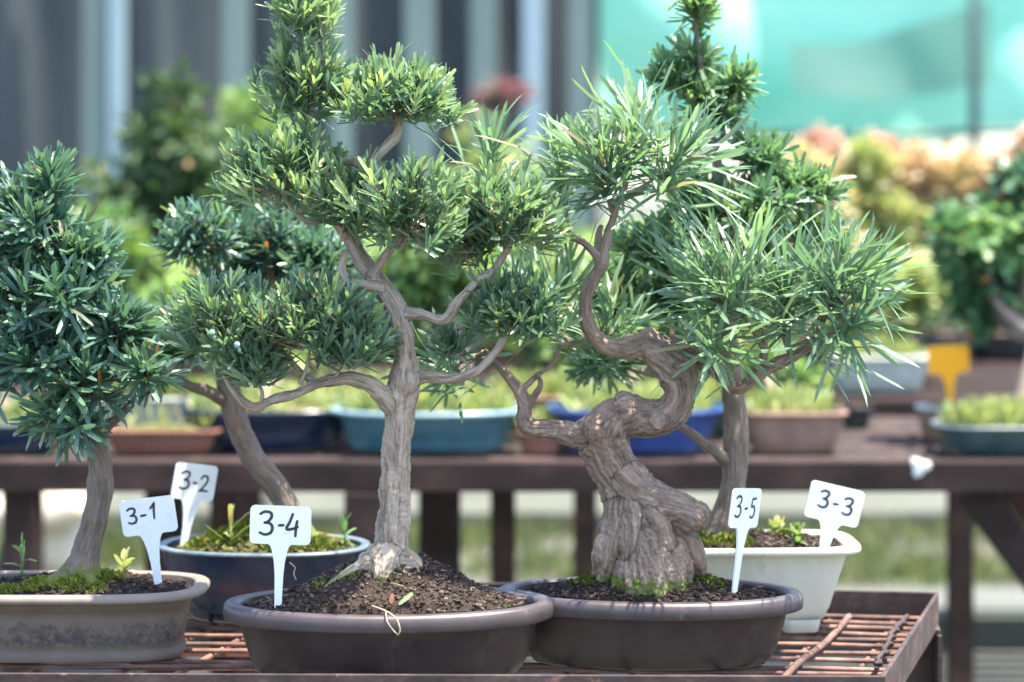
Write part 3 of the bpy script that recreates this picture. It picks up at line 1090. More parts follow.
# a loose flat strip under the wires on the right and left, catching the light
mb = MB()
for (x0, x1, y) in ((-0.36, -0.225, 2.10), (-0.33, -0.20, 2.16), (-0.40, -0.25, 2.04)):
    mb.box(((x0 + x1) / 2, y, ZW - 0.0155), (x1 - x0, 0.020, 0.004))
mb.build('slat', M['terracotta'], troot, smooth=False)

def on_wires(px, py):
    return P(px, py, 0.4455 * F / (py - HOR))


rod = catmull([on_wires(774, 690), on_wires(798, 664), on_wires(822, 646), on_wires(838, 630), on_wires(849, 617)], 6)
for q in rod:
    q[2] = ZW + 0.0036
mb = MB()
mb.tube(rod, 0.0032, 8)
tag(mb.build('bent_rod', M['rust'], loc=tuple(rod[0])), 'bent rusty iron rod lying loose on the wire table beside the cream pot', 'rod')
rod = catmull([on_wires(880, 668), on_wires(892, 648), on_wires(898, 634), on_wires(911, 620)], 6)
for i, q in enumerate(rod):
    q[0] += 0.003 * math.sin(i * 2.1) - 0.004
    q[2] = ZW + 0.0040 + 0.003 * (i % 3 == 0)
mb = MB()
mb.tube(rod, 0.0026, 8)
tag(mb.build('tie_wire', M['rust_frame'], loc=tuple(rod[0])), 'short knotted dark wire lying along the right rail of the rusty table', 'wire')

# ================================================================== POTS ON THE FRONT TABLE
GP = 'numbered bonsai pots on the rusty table'
GT = 'bonsai trees on the rusty table'
GL = 'numbered plastic plant labels'
PH = 0.0675
PLB = [(0.036, 0.0), (0.0335, 0.02), (0.0325, 0.05), (0.0285, 0.10), (0.0245, 0.22), (0.0205, 0.40), (0.0170, 0.58), (0.0145, 0.74), (0.0130, 0.86)]
PLR = [(0.0130, 0.79), (0.0022, 0.765), (0.0006, 0.775), (0.0, 0.80), (-0.0004, 0.90), (0.0006, 0.955), (0.0026, 0.988), (0.006, 1.0), (0.0120, 0.992), (0.0150, 0.965), (0.0162, 0.90), (0.0162, 0.80)]

# 3-4
c4 = P(389, 600, 2.0)
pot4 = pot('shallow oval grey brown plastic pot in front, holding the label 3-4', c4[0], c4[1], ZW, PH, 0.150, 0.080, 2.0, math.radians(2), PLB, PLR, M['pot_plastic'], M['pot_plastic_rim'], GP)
hf4, so4 = soil(pot4, c4[0], c4[1], ZW + PH - 0.007, 0.1335, 0.0635, 2.0, math.radians(2), [(c4[0] + 0.002, c4[1] + 0.004, 0.044, 0.066, 0.052), (c4[0] - 0.06, c4[1] - 0.004, 0.010, 0.05, 0.05), (c4[0] + 0.055, c4[1], 0.010, 0.05, 0.05)], 5200, M['soil'], smax=0.0026)
moss(so4, [(c4[0] - 0.062, c4[1] - 0.018, 0.007), (c4[0] + 0.112, c4[1] - 0.030, 0.010), (c4[0] + 0.002, c4[1] - 0.026, 0.012), (c4[0] - 0.030, c4[1] - 0.024, 0.007)], hf4, 260)

# 3-5
c5 = P(649, 589, 2.05)
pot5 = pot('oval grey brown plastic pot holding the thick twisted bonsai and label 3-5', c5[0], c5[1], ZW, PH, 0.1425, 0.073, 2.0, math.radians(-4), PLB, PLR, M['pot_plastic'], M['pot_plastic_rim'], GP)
hf5, so5 = soil(pot5, c5[0], c5[1], ZW + PH - 0.007, 0.126, 0.0565, 2.0, math.radians(-4), [(c5[0] + 0.002, c5[1] + 0.004, 0.030, 0.066, 0.050)], 4200, M['soil_dark'], smax=0.0032)
moss(so5, [(c5[0] - 0.048, c5[1] - 0.004, 0.016), (c5[0] + 0.056, c5[1] - 0.008, 0.015), (c5[0] - 0.060, c5[1] + 0.01, 0.014), (c5[0] + 0.030, c5[1] - 0.026, 0.008), (c5[0] + 0.115, c5[1] - 0.026, 0.006)], hf5, 420, new=0.1)

# 3-1 tan clay
c1 = P(62, 589, 2.09)
TB = [(0.0235, -0.0), (0.0225, 0.02), (0.0225, 0.13), (0.0255, 0.15), (0.0245, 0.18), (0.0215, 0.40), (0.0190, 0.62), (0.0180, 0.72), (0.0168, 0.725), (0.0140, 0.82), (0.0085, 0.88)]
TR = [(0.0095, 0.86), (0.0020, 0.885), (0.0003, 0.90), (0.0, 0.93), (0.0006, 0.97), (0.0024, 0.992), (0.006, 1.0), (0.012, 0.995), (0.0145, 0.96), (0.0150, 0.86)]
pot1 = pot('tan clay pot with a misty landscape frieze and flared rim, label 3-1', c1[0], c1[1], ZW, 0.066, 0.139, 0.072, 3.2, math.radians(0), TB, TR, M['tan_clay'], M['tan_plain'], GP)
hf1, so1 = soil(pot1, c1[0], c1[1], ZW + 0.066 - 0.006, 0.1245, 0.0575, 3.2, 0, [(c1[0] + 0.02, c1[1] + 0.01, 0.013, 0.06, 0.05)], 2400, M['soil_dark'])
moss(so1, [(c1[0] + 0.016, c1[1] - 0.022, 0.022), (c1[0] + 0.035, c1[1] - 0.032, 0.013), (c1[0] - 0.018, c1[1] - 0.018, 0.018), (c1[0] - 0.05, c1[1] - 0.03, 0.016), (c1[0] + 0.045, c1[1] + 0.0, 0.014)], hf1, 620, size=0.003, new=0.55)

# 3-2 navy glazed
c2 = P(264, 548, 2.26)
NB = [(0.034, 0.0), (0.0315, 0.02), (0.029, 0.06), (0.022, 0.20), (0.015, 0.42), (0.010, 0.65), (0.0065, 0.85), (0.005, 0.95)]
NR = [(0.0052, 0.94), (0.001, 0.95), (0.0, 0.965), (0.0006, 0.988), (0.0026, 1.0), (0.0075, 0.998), (0.0095, 0.985), (0.0102, 0.94)]
pot2 = pot('deep navy blue glazed oval pot with a worn rim, label 3-2', c2[0], c2[1], ZW, 0.076, 0.1095, 0.070, 2.3, math.radians(-3), NB, NR, M['navy_glaze'], M['navy_rim'], GP)
hf2, so2 = soil(pot2, c2[0], c2[1], ZW + 0.076 - 0.006, 0.0985, 0.059, 2.3, 0, [(c2[0] + 0.01, c2[1] + 0.005, 0.020, 0.06, 0.05), (c2[0] - 0.03, c2[1] - 0.005, 0.008, 0.05, 0.05)], 1500, M['soil_moss'])
moss(so2, [(c2[0] + 0.02, c2[1] - 0.03, 0.026), (c2[0] - 0.03, c2[1] - 0.02, 0.024), (c2[0] - 0.06, c2[1] - 0.02, 0.018), (c2[0] + 0.06, c2[1] - 0.03, 0.020), (c2[0] - 0.01, c2[1] + 0.02, 0.02)], hf2, 420, size=0.003, new=0.35)

# 3-3 cream rectangular
c3 = P(747, 545, 2.205)
CB = [(0.0360, 0.0), (0.0345, 0.02), (0.0290, 0.16), (0.0235, 0.40), (0.0185, 0.62), (0.0140, 0.82), (0.0115, 0.90)]
CR = [(0.0120, 0.885), (0.0018, 0.905), (0.0, 0.92), (0.0, 0.96), (0.0008, 0.988), (0.003, 1.0), (0.008, 0.999), (0.013, 0.985), (0.0150, 0.95), (0.0160, 0.885)]
pot3 = pot('cream plastic rectangular pot with rounded corners and small feet, label 3-3', c3[0], c3[1], ZW + 0.011, 0.0775, 0.1095, 0.062, 5.0, math.radians(2), CB, CR, M['cream_plastic'], M['cream_plastic'], GP, feet=(0.050, 0.020, 0.020, 0.010, 0.011))
hf3, so3 = soil(pot3, c3[0], c3[1], ZW + 0.011 + 0.0775 - 0.005, 0.0935, 0.046, 5.0, math.radians(2), [(c3[0] - 0.01, c3[1] + 0.005, 0.010, 0.07, 0.05)], 1500, M['soil_dark'])
moss(so3, [(c3[0] - 0.02, c3[1] - 0.03, 0.022), (c3[0] + 0.045, c3[1] + 0.02, 0.014), (c3[0] - 0.05, c3[1] - 0.02, 0.02)], hf3, 300, size=0.003, new=0.3)

# ================================================================== LABELS
def on_soil(px, py, d, hf):
    """slide a pixel ray to the soil surface near depth d"""
    best = None
    for q in np.linspace(d - 0.12, d + 0.12, 121):
        p = P(px, py, q)
        e = abs(p[2] - hf(p[0], p[1]))
        if best is None or e < best[0]:
            best = (e, q, p)
    return best[1], best[2]


d4, f4 = on_soil(278, 607, 1.945, hf4)
label_sign('plant_label', '3-4', f4, P(280.5, 525, d4 - 0.003), 0, (0.0545, 0.0345), [(-0.0125, 0.0015, 0.0205), (0.0008, -0.0002, 0.0085), (0.0105, 0.0005, 0.0205)],
           'white label reading 3-4 in the front oval pot', GL, M['label'], pen=0.0024, stake_w=0.0078)
d5, f5 = on_soil(734, 595, 2.02, hf5)
label_sign('plant_label', '3-5', f5, P(745, 508, d5 + 0.004), math.radians(54), (0.0520, 0.0365), [(-0.0140, 0.0015, 0.0190), (0.0005, -0.0005, 0.0085), (0.0130, 0.0, 0.0185)],
           'white label reading 3-5 turned nearly edge on, in the oval pot', GL, M['label'], pen=0.0021, stake_w=0.0095)
d1, f1 = on_soil(158.5, 585, 2.06, hf1)
label_sign('plant_label', '3-1', f1, P(148.5, 516, d1 - 0.003), math.radians(-4), (0.0530, 0.0345), [(-0.0155, 0.0020, 0.0145), (-0.0045, 0.0010, 0.0105), (0.0055, 0.0045, 0.0150)],
           'white label reading 3-1 leaning left in the tan pot', GL, M['label'], pen=0.0021, stake_w=0.0090)
d2, f2 = on_soil(183.5, 546, 2.24, hf2)
label_sign('plant_label', '3-2', f2, P(194.5, 482, d2 + 0.004), math.radians(32), (0.0470, 0.0370), [(-0.0110, 0.0010, 0.0175), (0.0005, -0.001, 0.0085), (0.0105, -0.001, 0.0170)],
           'white label reading 3-2 leaning right in the navy pot', GL, M['label'], pen=0.0022, stake_w=0.0095)
d3, f3 = on_soil(823, 551, 2.19, hf3)
label_sign('plant_label', '3-3', f3, P(834.5, 504, d3), math.radians(6), (0.0555, 0.0365), [(-0.0115, 0.0025, 0.0165), (0.0010, 0.0, 0.0095), (0.0135, 0.0005, 0.0165)],
           'white label reading 3-3 at the right end of the cream pot', GL, M['label'], pen=0.0022, stake_w=0.0095)

# ================================================================== TREE 3-4 (short leaves, clipped pads)
D4 = 2.0
base4 = P(388, 560, D4)
t4 = empty('bonsai_tree', (base4[0], base4[1], hf4(base4[0], base4[1])), 'straight pale trunk bonsai with clipped leafy pads, in the front 3-4 pot', 'bonsai tree', GT)
trunk4 = [
    chain([(387, 590, 0, 56), (389, 568, 0, 48), (391, 548, 0, 37), (393, 520, 0, 31), (396, 480, 0, 29), (398, 440, 0, 28), (401, 405, 0, 29), (405, 380, 0, 30), (406, 355, 0, 23), (402, 330, 0, 22), (393, 303, 0, 22), (381, 285, 0, 20),
           (368, 268, 0.005, 18), (355, 248, 0.01, 16), (340, 222, 0.02, 15), (326, 195, 0.03, 13), (315, 160, 0.035, 11), (308, 120, 0.035, 8), (304, 70, 0.035, 6), (302, 20, 0.035, 4)], D4),
    chain([(396, 410, -0.002, 20), (388, 400, -0.006, 19), (374, 387, -0.012, 16), (352, 379, -0.016, 14), (325, 382, -0.02, 11), (298, 392, -0.02, 10), (270, 401, -0.02, 10), (252, 407, -0.018, 11), (236, 394, -0.015, 8), (226, 378, -0.012, 7), (218, 360, -0.01, 5)], D4),
    chain([(320, 384, -0.02, 8), (300, 372, -0.01, 6), (282, 350, 0, 5)], D4),
    chain([(400, 384, 0, 15), (425, 378, -0.004, 12), (452, 379, -0.008, 11), (474, 372, -0.01, 10), (492, 356, -0.01, 9), (506, 336, -0.01, 6)], D4),
    chain([(398, 314, 0, 14), (420, 314, -0.006, 11), (442, 320, -0.01, 11), (456, 304, -0.012, 11), (470, 288, -0.01, 10), (488, 274, -0.008, 9), (504, 256, -0.005, 7), (514, 235, 0, 5)], D4),
    chain([(380, 288, -0.006, 13), (364, 284, -0.012, 10), (348, 281, -0.014, 10), (342, 270, -0.014, 9), (345, 250, -0.014, 8)], D4),
    chain([(372, 276, -0.004, 12), (384, 258, -0.014, 9), (395, 244, -0.02, 7), (408, 225, -0.025, 5)], D4),
    chain([(330, 190, 0.03, 10), (340, 168, 0.02, 10), (350, 160, 0.008, 11), (366, 165, 0.002, 12), (377, 170, 0, 9)], D4),
    chain([(366, 168, 0.002, 10), (376, 158, 0.003, 9), (388, 146, 0.005, 11), (396, 134, 0.006, 8), (400, 115, 0.006, 5)], D4),
    chain([(335, 212, 0.022, 9), (315, 222, 0.014, 7), (298, 216, 0.01, 6), (285, 200, 0.008, 5)], D4),
    chain([(380, 560, -0.008, 34), (366, 566, -0.014, 17), (350, 572, -0.019, 9), (324, 588, -0.026, 4)], D4),
    chain([(398, 560, -0.006, 26), (412, 563, -0.014, 19), (419, 573, -0.017, 11), (424, 588, -0.020, 6)], D4),
    chain([(388, 555, -0.008, 34), (384, 572, -0.024, 22), (380, 586, -0.03, 12)], D4),
]
blobs4 = [(P(407, 382, D4 - 0.010), 0.0125), (P(396, 394, D4 - 0.006), 0.011), (P(367, 563, D4 - 0.014), 0.0095), (P(415, 564, D4 - 0.012), 0.0075), (P(402, 572, D4 - 0.018), 0.008), (P(378, 573, D4 - 0.020), 0.008)]
woody('trunk', trunk4, 0.0013, M['bark_grey'], t4, blobs4, amp=0.17, fine=0.09, moss_z=base4[2] - 0.016, moss_h=0.026)
px4 = D4 / F
def pads(tree, d, specs, leafm, barkm, L, W, stem, n, **kw):
    for sp in specs:
        (px, py, dd, rx, rz, ry, m) = sp[:7]
        k = dict(kw)
        if len(sp) > 7:
            k.update(sp[7])
        pad(tree, 'foliage_pad', P(px, py, d + dd), np.array([rx, ry, rz]) * (d + dd) / F, m, k.pop('n', n), k.pop('L', L), k.pop('W', W), k.pop('stem', stem), leafm, barkm, **k)


pads(t4, D4, [
    (302, 15, 0.035, 42, 50, 42, 52, dict(side=(0, 0, 0.2), zmin=-0.8, newp=0.45)),
    (310, 88, 0.03, 56, 48, 52, 74, dict(zmin=-0.85, newp=0.28, core=P(306, 115, D4 + 0.034))),
    (395, 103, 0.005, 74, 42, 56, 91, dict(zmin=-0.6, newp=0.25, side=(0.12, 0, 0), core=P(398, 134, D4 + 0.006))),
    (280, 178, 0.01, 72, 52, 58, 100, dict(side=(-0.30, 0, 0), zmin=-0.7, newp=0.32, core=P(300, 215, D4 + 0.012))),
    (350, 205, -0.005, 50, 48, 44, 61, dict(zmin=-0.7, newp=0.32, core=P(345, 240, D4 - 0.012))),
    (412, 216, -0.035, 70, 56, 56, 105, dict(side=(0.15, -0.1, 0), zmin=-0.7, newp=0.22, core=P(400, 250, D4 - 0.02))),
    (510, 220, 0.0, 64, 50, 54, 105, dict(side=(0.15, 0, 0), zmin=-0.65, newp=0.2, core=P(504, 256, D4 - 0.005))),
    (462, 240, 0.02, 40, 44, 40, 44, dict(zmin=-0.7, newp=0.08, core=P(470, 286, D4 - 0.008))),
    (512, 315, 0.0, 54, 40, 48, 83, dict(zmin=-0.7, newp=0.03, core=P(506, 338, D4 - 0.01))),
    (222, 326, -0.012, 68, 50, 56, 91, dict(side=(-0.28, 0, 0), zmin=-0.75, newp=0.16, core=P(232, 390, D4 - 0.015))),
    (315, 326, -0.02, 80, 50, 60, 111, dict(side=(0.06, 0, 0), zmin=-0.75, newp=0.12, core=P(300, 384, D4 - 0.02))),
    (352, 352, -0.022, 48, 28, 44, 44, dict(side=(0.2, 0, 0), zmin=-0.6, newp=0.05, core=P(330, 382, D4 - 0.02))),
    (255, 372, -0.02, 42, 24, 40, 24, dict(side=(-0.1, 0, -0.2), zmin=-0.8, newp=0.05, core=P(262, 400, D4 - 0.02))),
    (455, 348, 0.01, 28, 20, 26, 11, dict(zmin=-0.5, newp=0.1, core=P(470, 372, D4 - 0.01))),
], M['leaf_short'], M['bark_grey'], 0.0225, 0.0034, 0.024, 14, up=1.0, out=0.6, curl=-0.05, spread=(50, 9), jitter=0.34, dead=0.0015)
for (px, py) in ((212, 333), (237, 345)):
    p = P(px, py, D4 - 0.055)
    mb = MB()
    V0, F0 = ico()
    bmx = bmesh.new()
    bmesh.ops.create_icosphere(bmx, subdivisions=3, radius=1)
    mb.add(np.array([v.co for v in bmx.verts]) * (0.0028, 0.0028, 0.0032) + p, [tuple(v.index for v in f.verts) for f in bmx.faces])
    mb.add(np.array([v.co for v in bmx.verts]) * (0.0016, 0.0016, 0.0024) + p + [0.002, 0.001, -0.0045], [tuple(v.index for v in f.verts) for f in bmx.faces])
    mb.tube([p + [0.003, 0.001, -0.006], p + [0.004, 0.016, -0.010]], 0.0007, 5)
    bmx.free()
    mb.build('seed', M['seed'], t4)

# ================================================================== TREE 3-5 (long narrow leaves, thick twisted trunk)
D5 = 2.05
base5 = P(650, 562, D5)
t5 = empty('bonsai_tree', (base5[0], base5[1], hf5(base5[0], base5[1])), 'thick twisted bonsai trunk with long narrow leaves, in the 3-5 pot', 'bonsai tree', GT)
trunk5 = [
    chain([(650, 585, 0.0, 62), (648, 562, 0, 60), (644, 535, 0, 56), (634, 512, 0, 52), (626, 494, 0, 49), (617, 475, 0, 47), (608, 456, 0, 48), (604, 438, 0, 50), (614, 420, -0.002, 46), (636, 415, -0.006, 41), (658, 418, -0.010, 36), (675, 407, -0.010, 33), (681, 391, -0.008, 31),
           (677, 373, -0.002, 36), (662, 357, 0.0, 34), (646, 345, 0.002, 27), (629, 348, 0, 22), (612, 347, -0.002, 19), (597, 337, -0.004, 17), (587, 319, -0.004, 15), (587, 298, -0.004, 14), (594, 280, -0.004, 13), (601, 262, -0.004, 12), (606, 245, -0.002, 10), (612, 222, 0, 8), (622, 190, 0, 6)], D5),
    chain([(600, 262, -0.004, 10), (590, 250, -0.008, 9), (578, 240, -0.01, 8), (563, 235, -0.012, 6)], D5),
    chain([(600, 258, -0.004, 9), (598, 240, 0.004, 7), (602, 225, 0.006, 5)], D5),
    chain([(604, 442, 0, 36), (592, 432, -0.004, 30), (578, 436, -0.008, 25), (562, 431, -0.01, 22), (545, 428, -0.01, 20), (530, 427, -0.01, 19), (524, 418, -0.008, 16), (524, 404, -0.006, 14), (518, 390, -0.004, 13), (508, 376, 0, 11), (496, 364, 0.006, 8), (484, 350, 0.012, 6)], D5),
    chain([(526, 410, -0.006, 10), (533, 398, -0.006, 9), (541, 384, -0.004, 6), (536, 372, 0, 4)], D5),
    chain([(520, 392, -0.004, 8), (534, 378, 0.004, 6), (552, 364, 0.01, 5), (560, 345, 0.015, 4)], D5),
    chain([(660, 346, 0.006, 22), (680, 346, 0.014, 20), (700, 358, 0.018, 18), (722, 378, 0.018, 14), (738, 388, 0.012, 13), (756, 377, 0.006, 13), (778, 364, 0, 12), (800, 352, 0, 10), (816, 338, 0, 8), (826, 315, 0, 6)], D5),
    chain([(760, 374, 0.006, 8), (765, 345, 0, 7), (762, 320, 0, 5)], D5),
    chain([(612, 466, 0.0, 44), (630, 487, -0.006, 42), (654, 500, -0.012, 37), (676, 508, -0.016, 34), (690, 515, -0.018, 34), (698, 524, -0.018, 28)], D5),
    chain([(624, 502, -0.006, 38), (618, 527, -0.012, 32), (611, 547, -0.016, 26), (606, 563, -0.018, 20), (600, 582, -0.018, 12)], D5),
    chain([(634, 508, -0.012, 36), (634, 535, -0.020, 32), (632, 555, -0.024, 26), (630, 575, -0.026, 16)], D5),
    chain([(650, 512, -0.014, 36), (660, 535, -0.022, 30), (664, 555, -0.026, 25), (668, 578, -0.028, 14)], D5),
    chain([(668, 518, -0.006, 30), (686, 536, -0.010, 22), (694, 552, -0.012, 20), (703, 575, -0.012, 12)], D5),
    chain([(622, 510, 0.004, 40), (611, 535, 0.002, 30), (604, 556, 0.0, 24), (597, 578, 0.0, 12)], D5),
    chain([(650, 530, 0.01, 44), (676, 552, 0.014, 30), (690, 575, 0.016, 18)], D5),
    chain([(628, 495, 0.0, 50), (638, 520, -0.005, 56), (647, 543, -0.007, 70), (650, 566, -0.008, 86), (650, 588, -0.008, 92)], D5),
]
blobs5 = [(P(624, 410, D5 - 0.014), 0.0165), (P(596, 430, D5 - 0.012), 0.0165), (P(645, 411, D5 - 0.014), 0.0125), (P(658, 421, D5 - 0.022), 0.0085), (P(694, 516, D5 - 0.024), 0.0145), (P(676, 366, D5 - 0.008), 0.0165),
          (P(589, 447, D5 - 0.008), 0.011), (P(648, 340, D5), 0.0115), (P(679, 400, D5 - 0.010), 0.0125), (P(603, 545, D5 - 0.016), 0.011), (P(636, 552, D5 - 0.026), 0.010), (P(600, 557, D5 - 0.018), 0.010), (P(612, 424, D5 - 0.018), 0.012)]
woody('trunk', trunk5, 0.0013, M['bark_brown'], t5, blobs5, amp=0.20, fine=0.09, moss_z=base5[2] - 0.020, moss_h=0.040, twist=4, smooth=10)
# sawn stub on the bend
mb = MB()
cst = P(658, 421, D5 - 0.0290)
nst = unit(P(512, 330, 0.0) - cst + np.array([0.3, 0, -0.1]))
us = unit(np.cross(nst, [0, 0, 1]))
ws = np.cross(us, nst)
rg = []
for (rr, hh) in ((0.0076, -0.008), (0.0078, -0.001), (0.0070, 0.0009), (0.0058, 0.0008), (0.0046, -0.0004), (0.0030, 0.0002)):
    rg.append([cst + nst * hh + (us * math.cos(q) + ws * math.sin(q)) * rr * (1 + 0.07 * math.sin(3 * q + 1)) for q in np.linspace(0, 2 * math.pi, 20, endpoint=False)])
mb.loft(rg)
mb.add(rg[-1] + [cst + nst * 0.0004], [(i, (i + 1) % 20, 20) for i in range(20)])
mb.build('sawn_stub', M['stub'], t5)


def long_clump(tree, items, d, leafm, barkm, L, W, n, stem, **kw):
    for it in items:
        cx, cy, dd, rx, rz, ry, m = it[:7]
        k = dict(kw)
        if len(it) > 7:
            k.update(it[7])
        pad(tree, 'foliage_pad', P(cx, cy, d + dd), np.array([rx, ry, rz]) * (d + dd) / F, m, n, k.pop('L', L), W, stem, leafm, barkm, **k)


long_clump(t5, [
    (606, 172, 0.0, 54, 42, 45, 11, dict(core=P(614, 215, D5), up=0.9, out=0.75, newp=0.2)),
    (672, 168, -0.01, 42, 38, 35, 7, dict(core=P(622, 195, D5), side=(0.4, 0, 0.05), newp=0.15)),
    (640, 130, 0.01, 36, 24, 30, 4, dict(core=P(622, 195, D5), side=(0.1, 0, 0.6), newp=0.3)),
    (565, 170, 0.03, 24, 26, 25, 4, dict(core=P(570, 238, D5), side=(-0.25, 0, 0.4))),
    (492, 165, 0.06, 30, 26, 25, 4, dict(core=P(520, 240, D5 + 0.05), side=(-0.05, 0, 0.9), newp=0.35, L=0.066)),
    (555, 300, 0.075, 50, 26, 30, 8, dict(core=P(560, 345, D5 + 0.015), side=(0.1, 0, 0.6), newp=0.25, L=0.056)),
    (612, 330, 0.085, 46, 20, 30, 6, dict(core=P(560, 345, D5 + 0.015), side=(0.5, 0, 0.2), newp=0.15, L=0.05)),
    (450, 368, 0.03, 44, 22, 30, 4, dict(core=P(484, 352, D5 + 0.012), up=0.1, side=(-0.3, 0, -0.1), L=0.045)),
    (730, 292, -0.02, 62, 40, 50, 14, dict(core=P(764, 350, D5), side=(-0.15, -0.1, 0.1), newp=0.15, zmin=-0.4)),
    (716, 345, -0.04, 30, 18, 26, 4, dict(core=P(740, 384, D5), up=-0.1, side=(-0.2, -0.3, 0), newp=0.05)),
    (838, 285, 0.0, 60, 46, 48, 14, dict(core=P(816, 338, D5), side=(0.3, -0.1, 0.1), newp=0.12, zmin=-0.5)),
    (785, 300, 0.01, 40, 36, 40, 8, dict(core=P(790, 352, D5), newp=0.1, zmin=-0.3)),
    (842, 330, -0.01, 36, 20, 30, 4, dict(core=P(818, 338, D5), up=0.0, side=(0.3, -0.1, -0.2))),
], D5, M['leaf_long'], M['bark_brown'], 0.064, 0.0041, 16, 0.062, spread=(66, 10), curl=-0.16, dead=0.0, up=0.7, out=0.8, jitter=0.2, droop=0.1)

# ================================================================== TREE 3-1
D1 = 2.09
base1 = P(82, 575, D1)
t1 = empty('bonsai_tree', (base1[0], base1[1], hf1(base1[0], base1[1])), 'dark bluish leaved bonsai at the left edge, in the tan 3-1 pot', 'bonsai tree', GT)
trunk1 = [
    chain([(74, 596, 0, 60), (80, 578, 0, 48), (85, 555, 0, 30), (92, 530, 0, 26), (98, 505, 0, 25), (101, 480, 0, 25), (99, 455, 0, 24), (90, 430, 0.005, 22), (74, 405, 0.01, 20), (58, 378, 0.012, 19), (46, 345, 0.012, 16), (42, 310, 0.012, 13), (45, 270, 0.012, 10), (50, 230, 0.012, 7), (56, 190, 0.01, 4)], D1),
    chain([(96, 440, 0, 14), (112, 422, -0.01, 11), (130, 405, -0.015, 9), (142, 385, -0.02, 6)], D1),
    chain([(60, 385, 0.01, 12), (35, 370, 0, 10), (8, 360, 0, 7)], D1),
    chain([(46, 330, 0.01, 10), (70, 310, 0, 8), (95, 300, 0, 6)], D1),
    chain([(76, 580, -0.008, 26), (52, 582, -0.02, 15), (36, 590, -0.028, 9), (22, 604, -0.034, 6)], D1),
    chain([(84, 578, -0.01, 22), (92, 586, -0.026, 13), (98, 600, -0.032, 7)], D1),
]
woody('trunk', trunk1, 0.0015, M['bark_dull'], t1, [], amp=0.09, fine=0.03, moss_z=base1[2], moss_h=0.03)
pads(t1, D1, [
    (52, 185, 0.0, 26, 32, 28, 10, dict(side=(0.1, 0, 0.5), newp=0.3, zmin=-0.5)),
    (14, 205, 0.015, 30, 34, 30, 12, dict(side=(-0.1, 0, 0.4), newp=0.1, zmin=-0.5)),
    (48, 250, 0.0, 46, 44, 45, 30, dict(zmin=-0.8, newp=0.12)),
    (-5, 280, 0.0, 50, 50, 50, 28, dict(zmin=-0.8, newp=0.06)),
    (70, 300, -0.015, 48, 40, 45, 26, dict(zmin=-0.8, newp=0.08)),
    (120, 330, -0.01, 38, 34, 36, 17, dict(side=(0.3, 0, 0), zmin=-0.6, newp=0.06)),
    (38, 355, -0.015, 62, 42, 50, 35, dict(zmin=-0.8, newp=0.05)),
    (-15, 370, 0.0, 42, 46, 40, 22, dict(zmin=-0.8, newp=0.05)),
    (150, 372, -0.02, 24, 24, 26, 9, dict(side=(0.2, -0.2, 0), zmin=-0.9, newp=0.05, up=0.3)),
    (84, 385, -0.025, 44, 34, 40, 19, dict(side=(0.1, -0.2, 0), zmin=-0.8, up=0.4)),
    (62, 420, -0.02, 46, 22, 40, 15, dict(side=(-0.1, -0.15, -0.1), zmin=-0.9, up=0.15)),
    (108, 345, 0.03, 40, 40, 40, 15, dict(zmin=-0.8)),
    (30, 228, 0.0, 40, 36, 40, 20, dict(zmin=-0.8, newp=0.1)),
    (92, 262, 0.0, 30, 34, 34, 14, dict(zmin=-0.8, newp=0.08, side=(0.2, 0, 0.2))),
    (25, 305, -0.01, 50, 40, 46, 23, dict(zmin=-0.8, newp=0.05)),
], M['leaf_blue'], M['bark_dull'], 0.033, 0.0047, 0.028, 16, up=0.7, out=0.8, curl=-0.10, spread=(76, 12), dead=0.002)

# ================================================================== TREE 3-2
D2 = 2.26
base2 = P(288, 518, D2)
t2 = empty('bonsai_tree', (base2[0], base2[1], hf2(base2[0], base2[1])), 'bonsai with a slanting grey trunk, in the navy 3-2 pot', 'bonsai tree', GT)
trunk2 = [
    chain([(312, 556, 0, 34), (298, 530, 0, 28), (284, 500, 0, 25), (266, 474, 0, 25), (250, 452, 0, 24), (239, 428, 0, 23), (232, 402, 0, 23), (228, 378, 0, 21), (232, 350, 0, 18), (246, 320, 0, 16), (262, 290, 0, 13), (272, 262, 0, 10), (280, 235, 0, 7)], D2),
    chain([(231, 404, 0, 15), (212, 394, -0.01, 13), (192, 386, -0.015, 10), (172, 376, -0.02, 8)], D2),
    chain([(262, 290, 0, 9), (235, 276, -0.01, 8), (212, 266, -0.01, 6)], D2),
    chain([(262, 288, 0, 10), (290, 275, 0, 8), (318, 268, 0, 6)], D2),
]
woody('trunk', trunk2, 0.0017, M['bark_dull'], t2, [], amp=0.09, fine=0.03, moss_z=base2[2] - 0.01, moss_h=0.03)
pads(t2, D2, [
    (202, 240, -0.02, 46, 34, 42, 42, dict(zmin=-0.65, newp=0.12)),
    (270, 250, 0.02, 60, 44, 50, 55, dict(zmin=-0.7, newp=0.06)),
    (320, 262, -0.01, 44, 32, 40, 34, dict(zmin=-0.7, newp=0.06)),
    (240, 285, 0.03, 60, 24, 45, 30, dict(zmin=-0.8)),
    (190, 345, 0.0, 46, 26, 40, 24, dict(zmin=-0.8)),
    (345, 300, 0.02, 30, 26, 30, 16, dict(zmin=-0.8)),
    (290, 215, 0.05, 40, 40, 40, 26, dict(zmin=-0.7)),
], M['leaf_blue'], M['bark_dull'], 0.025, 0.0042, 0.022, 16, up=0.7, out=0.7)

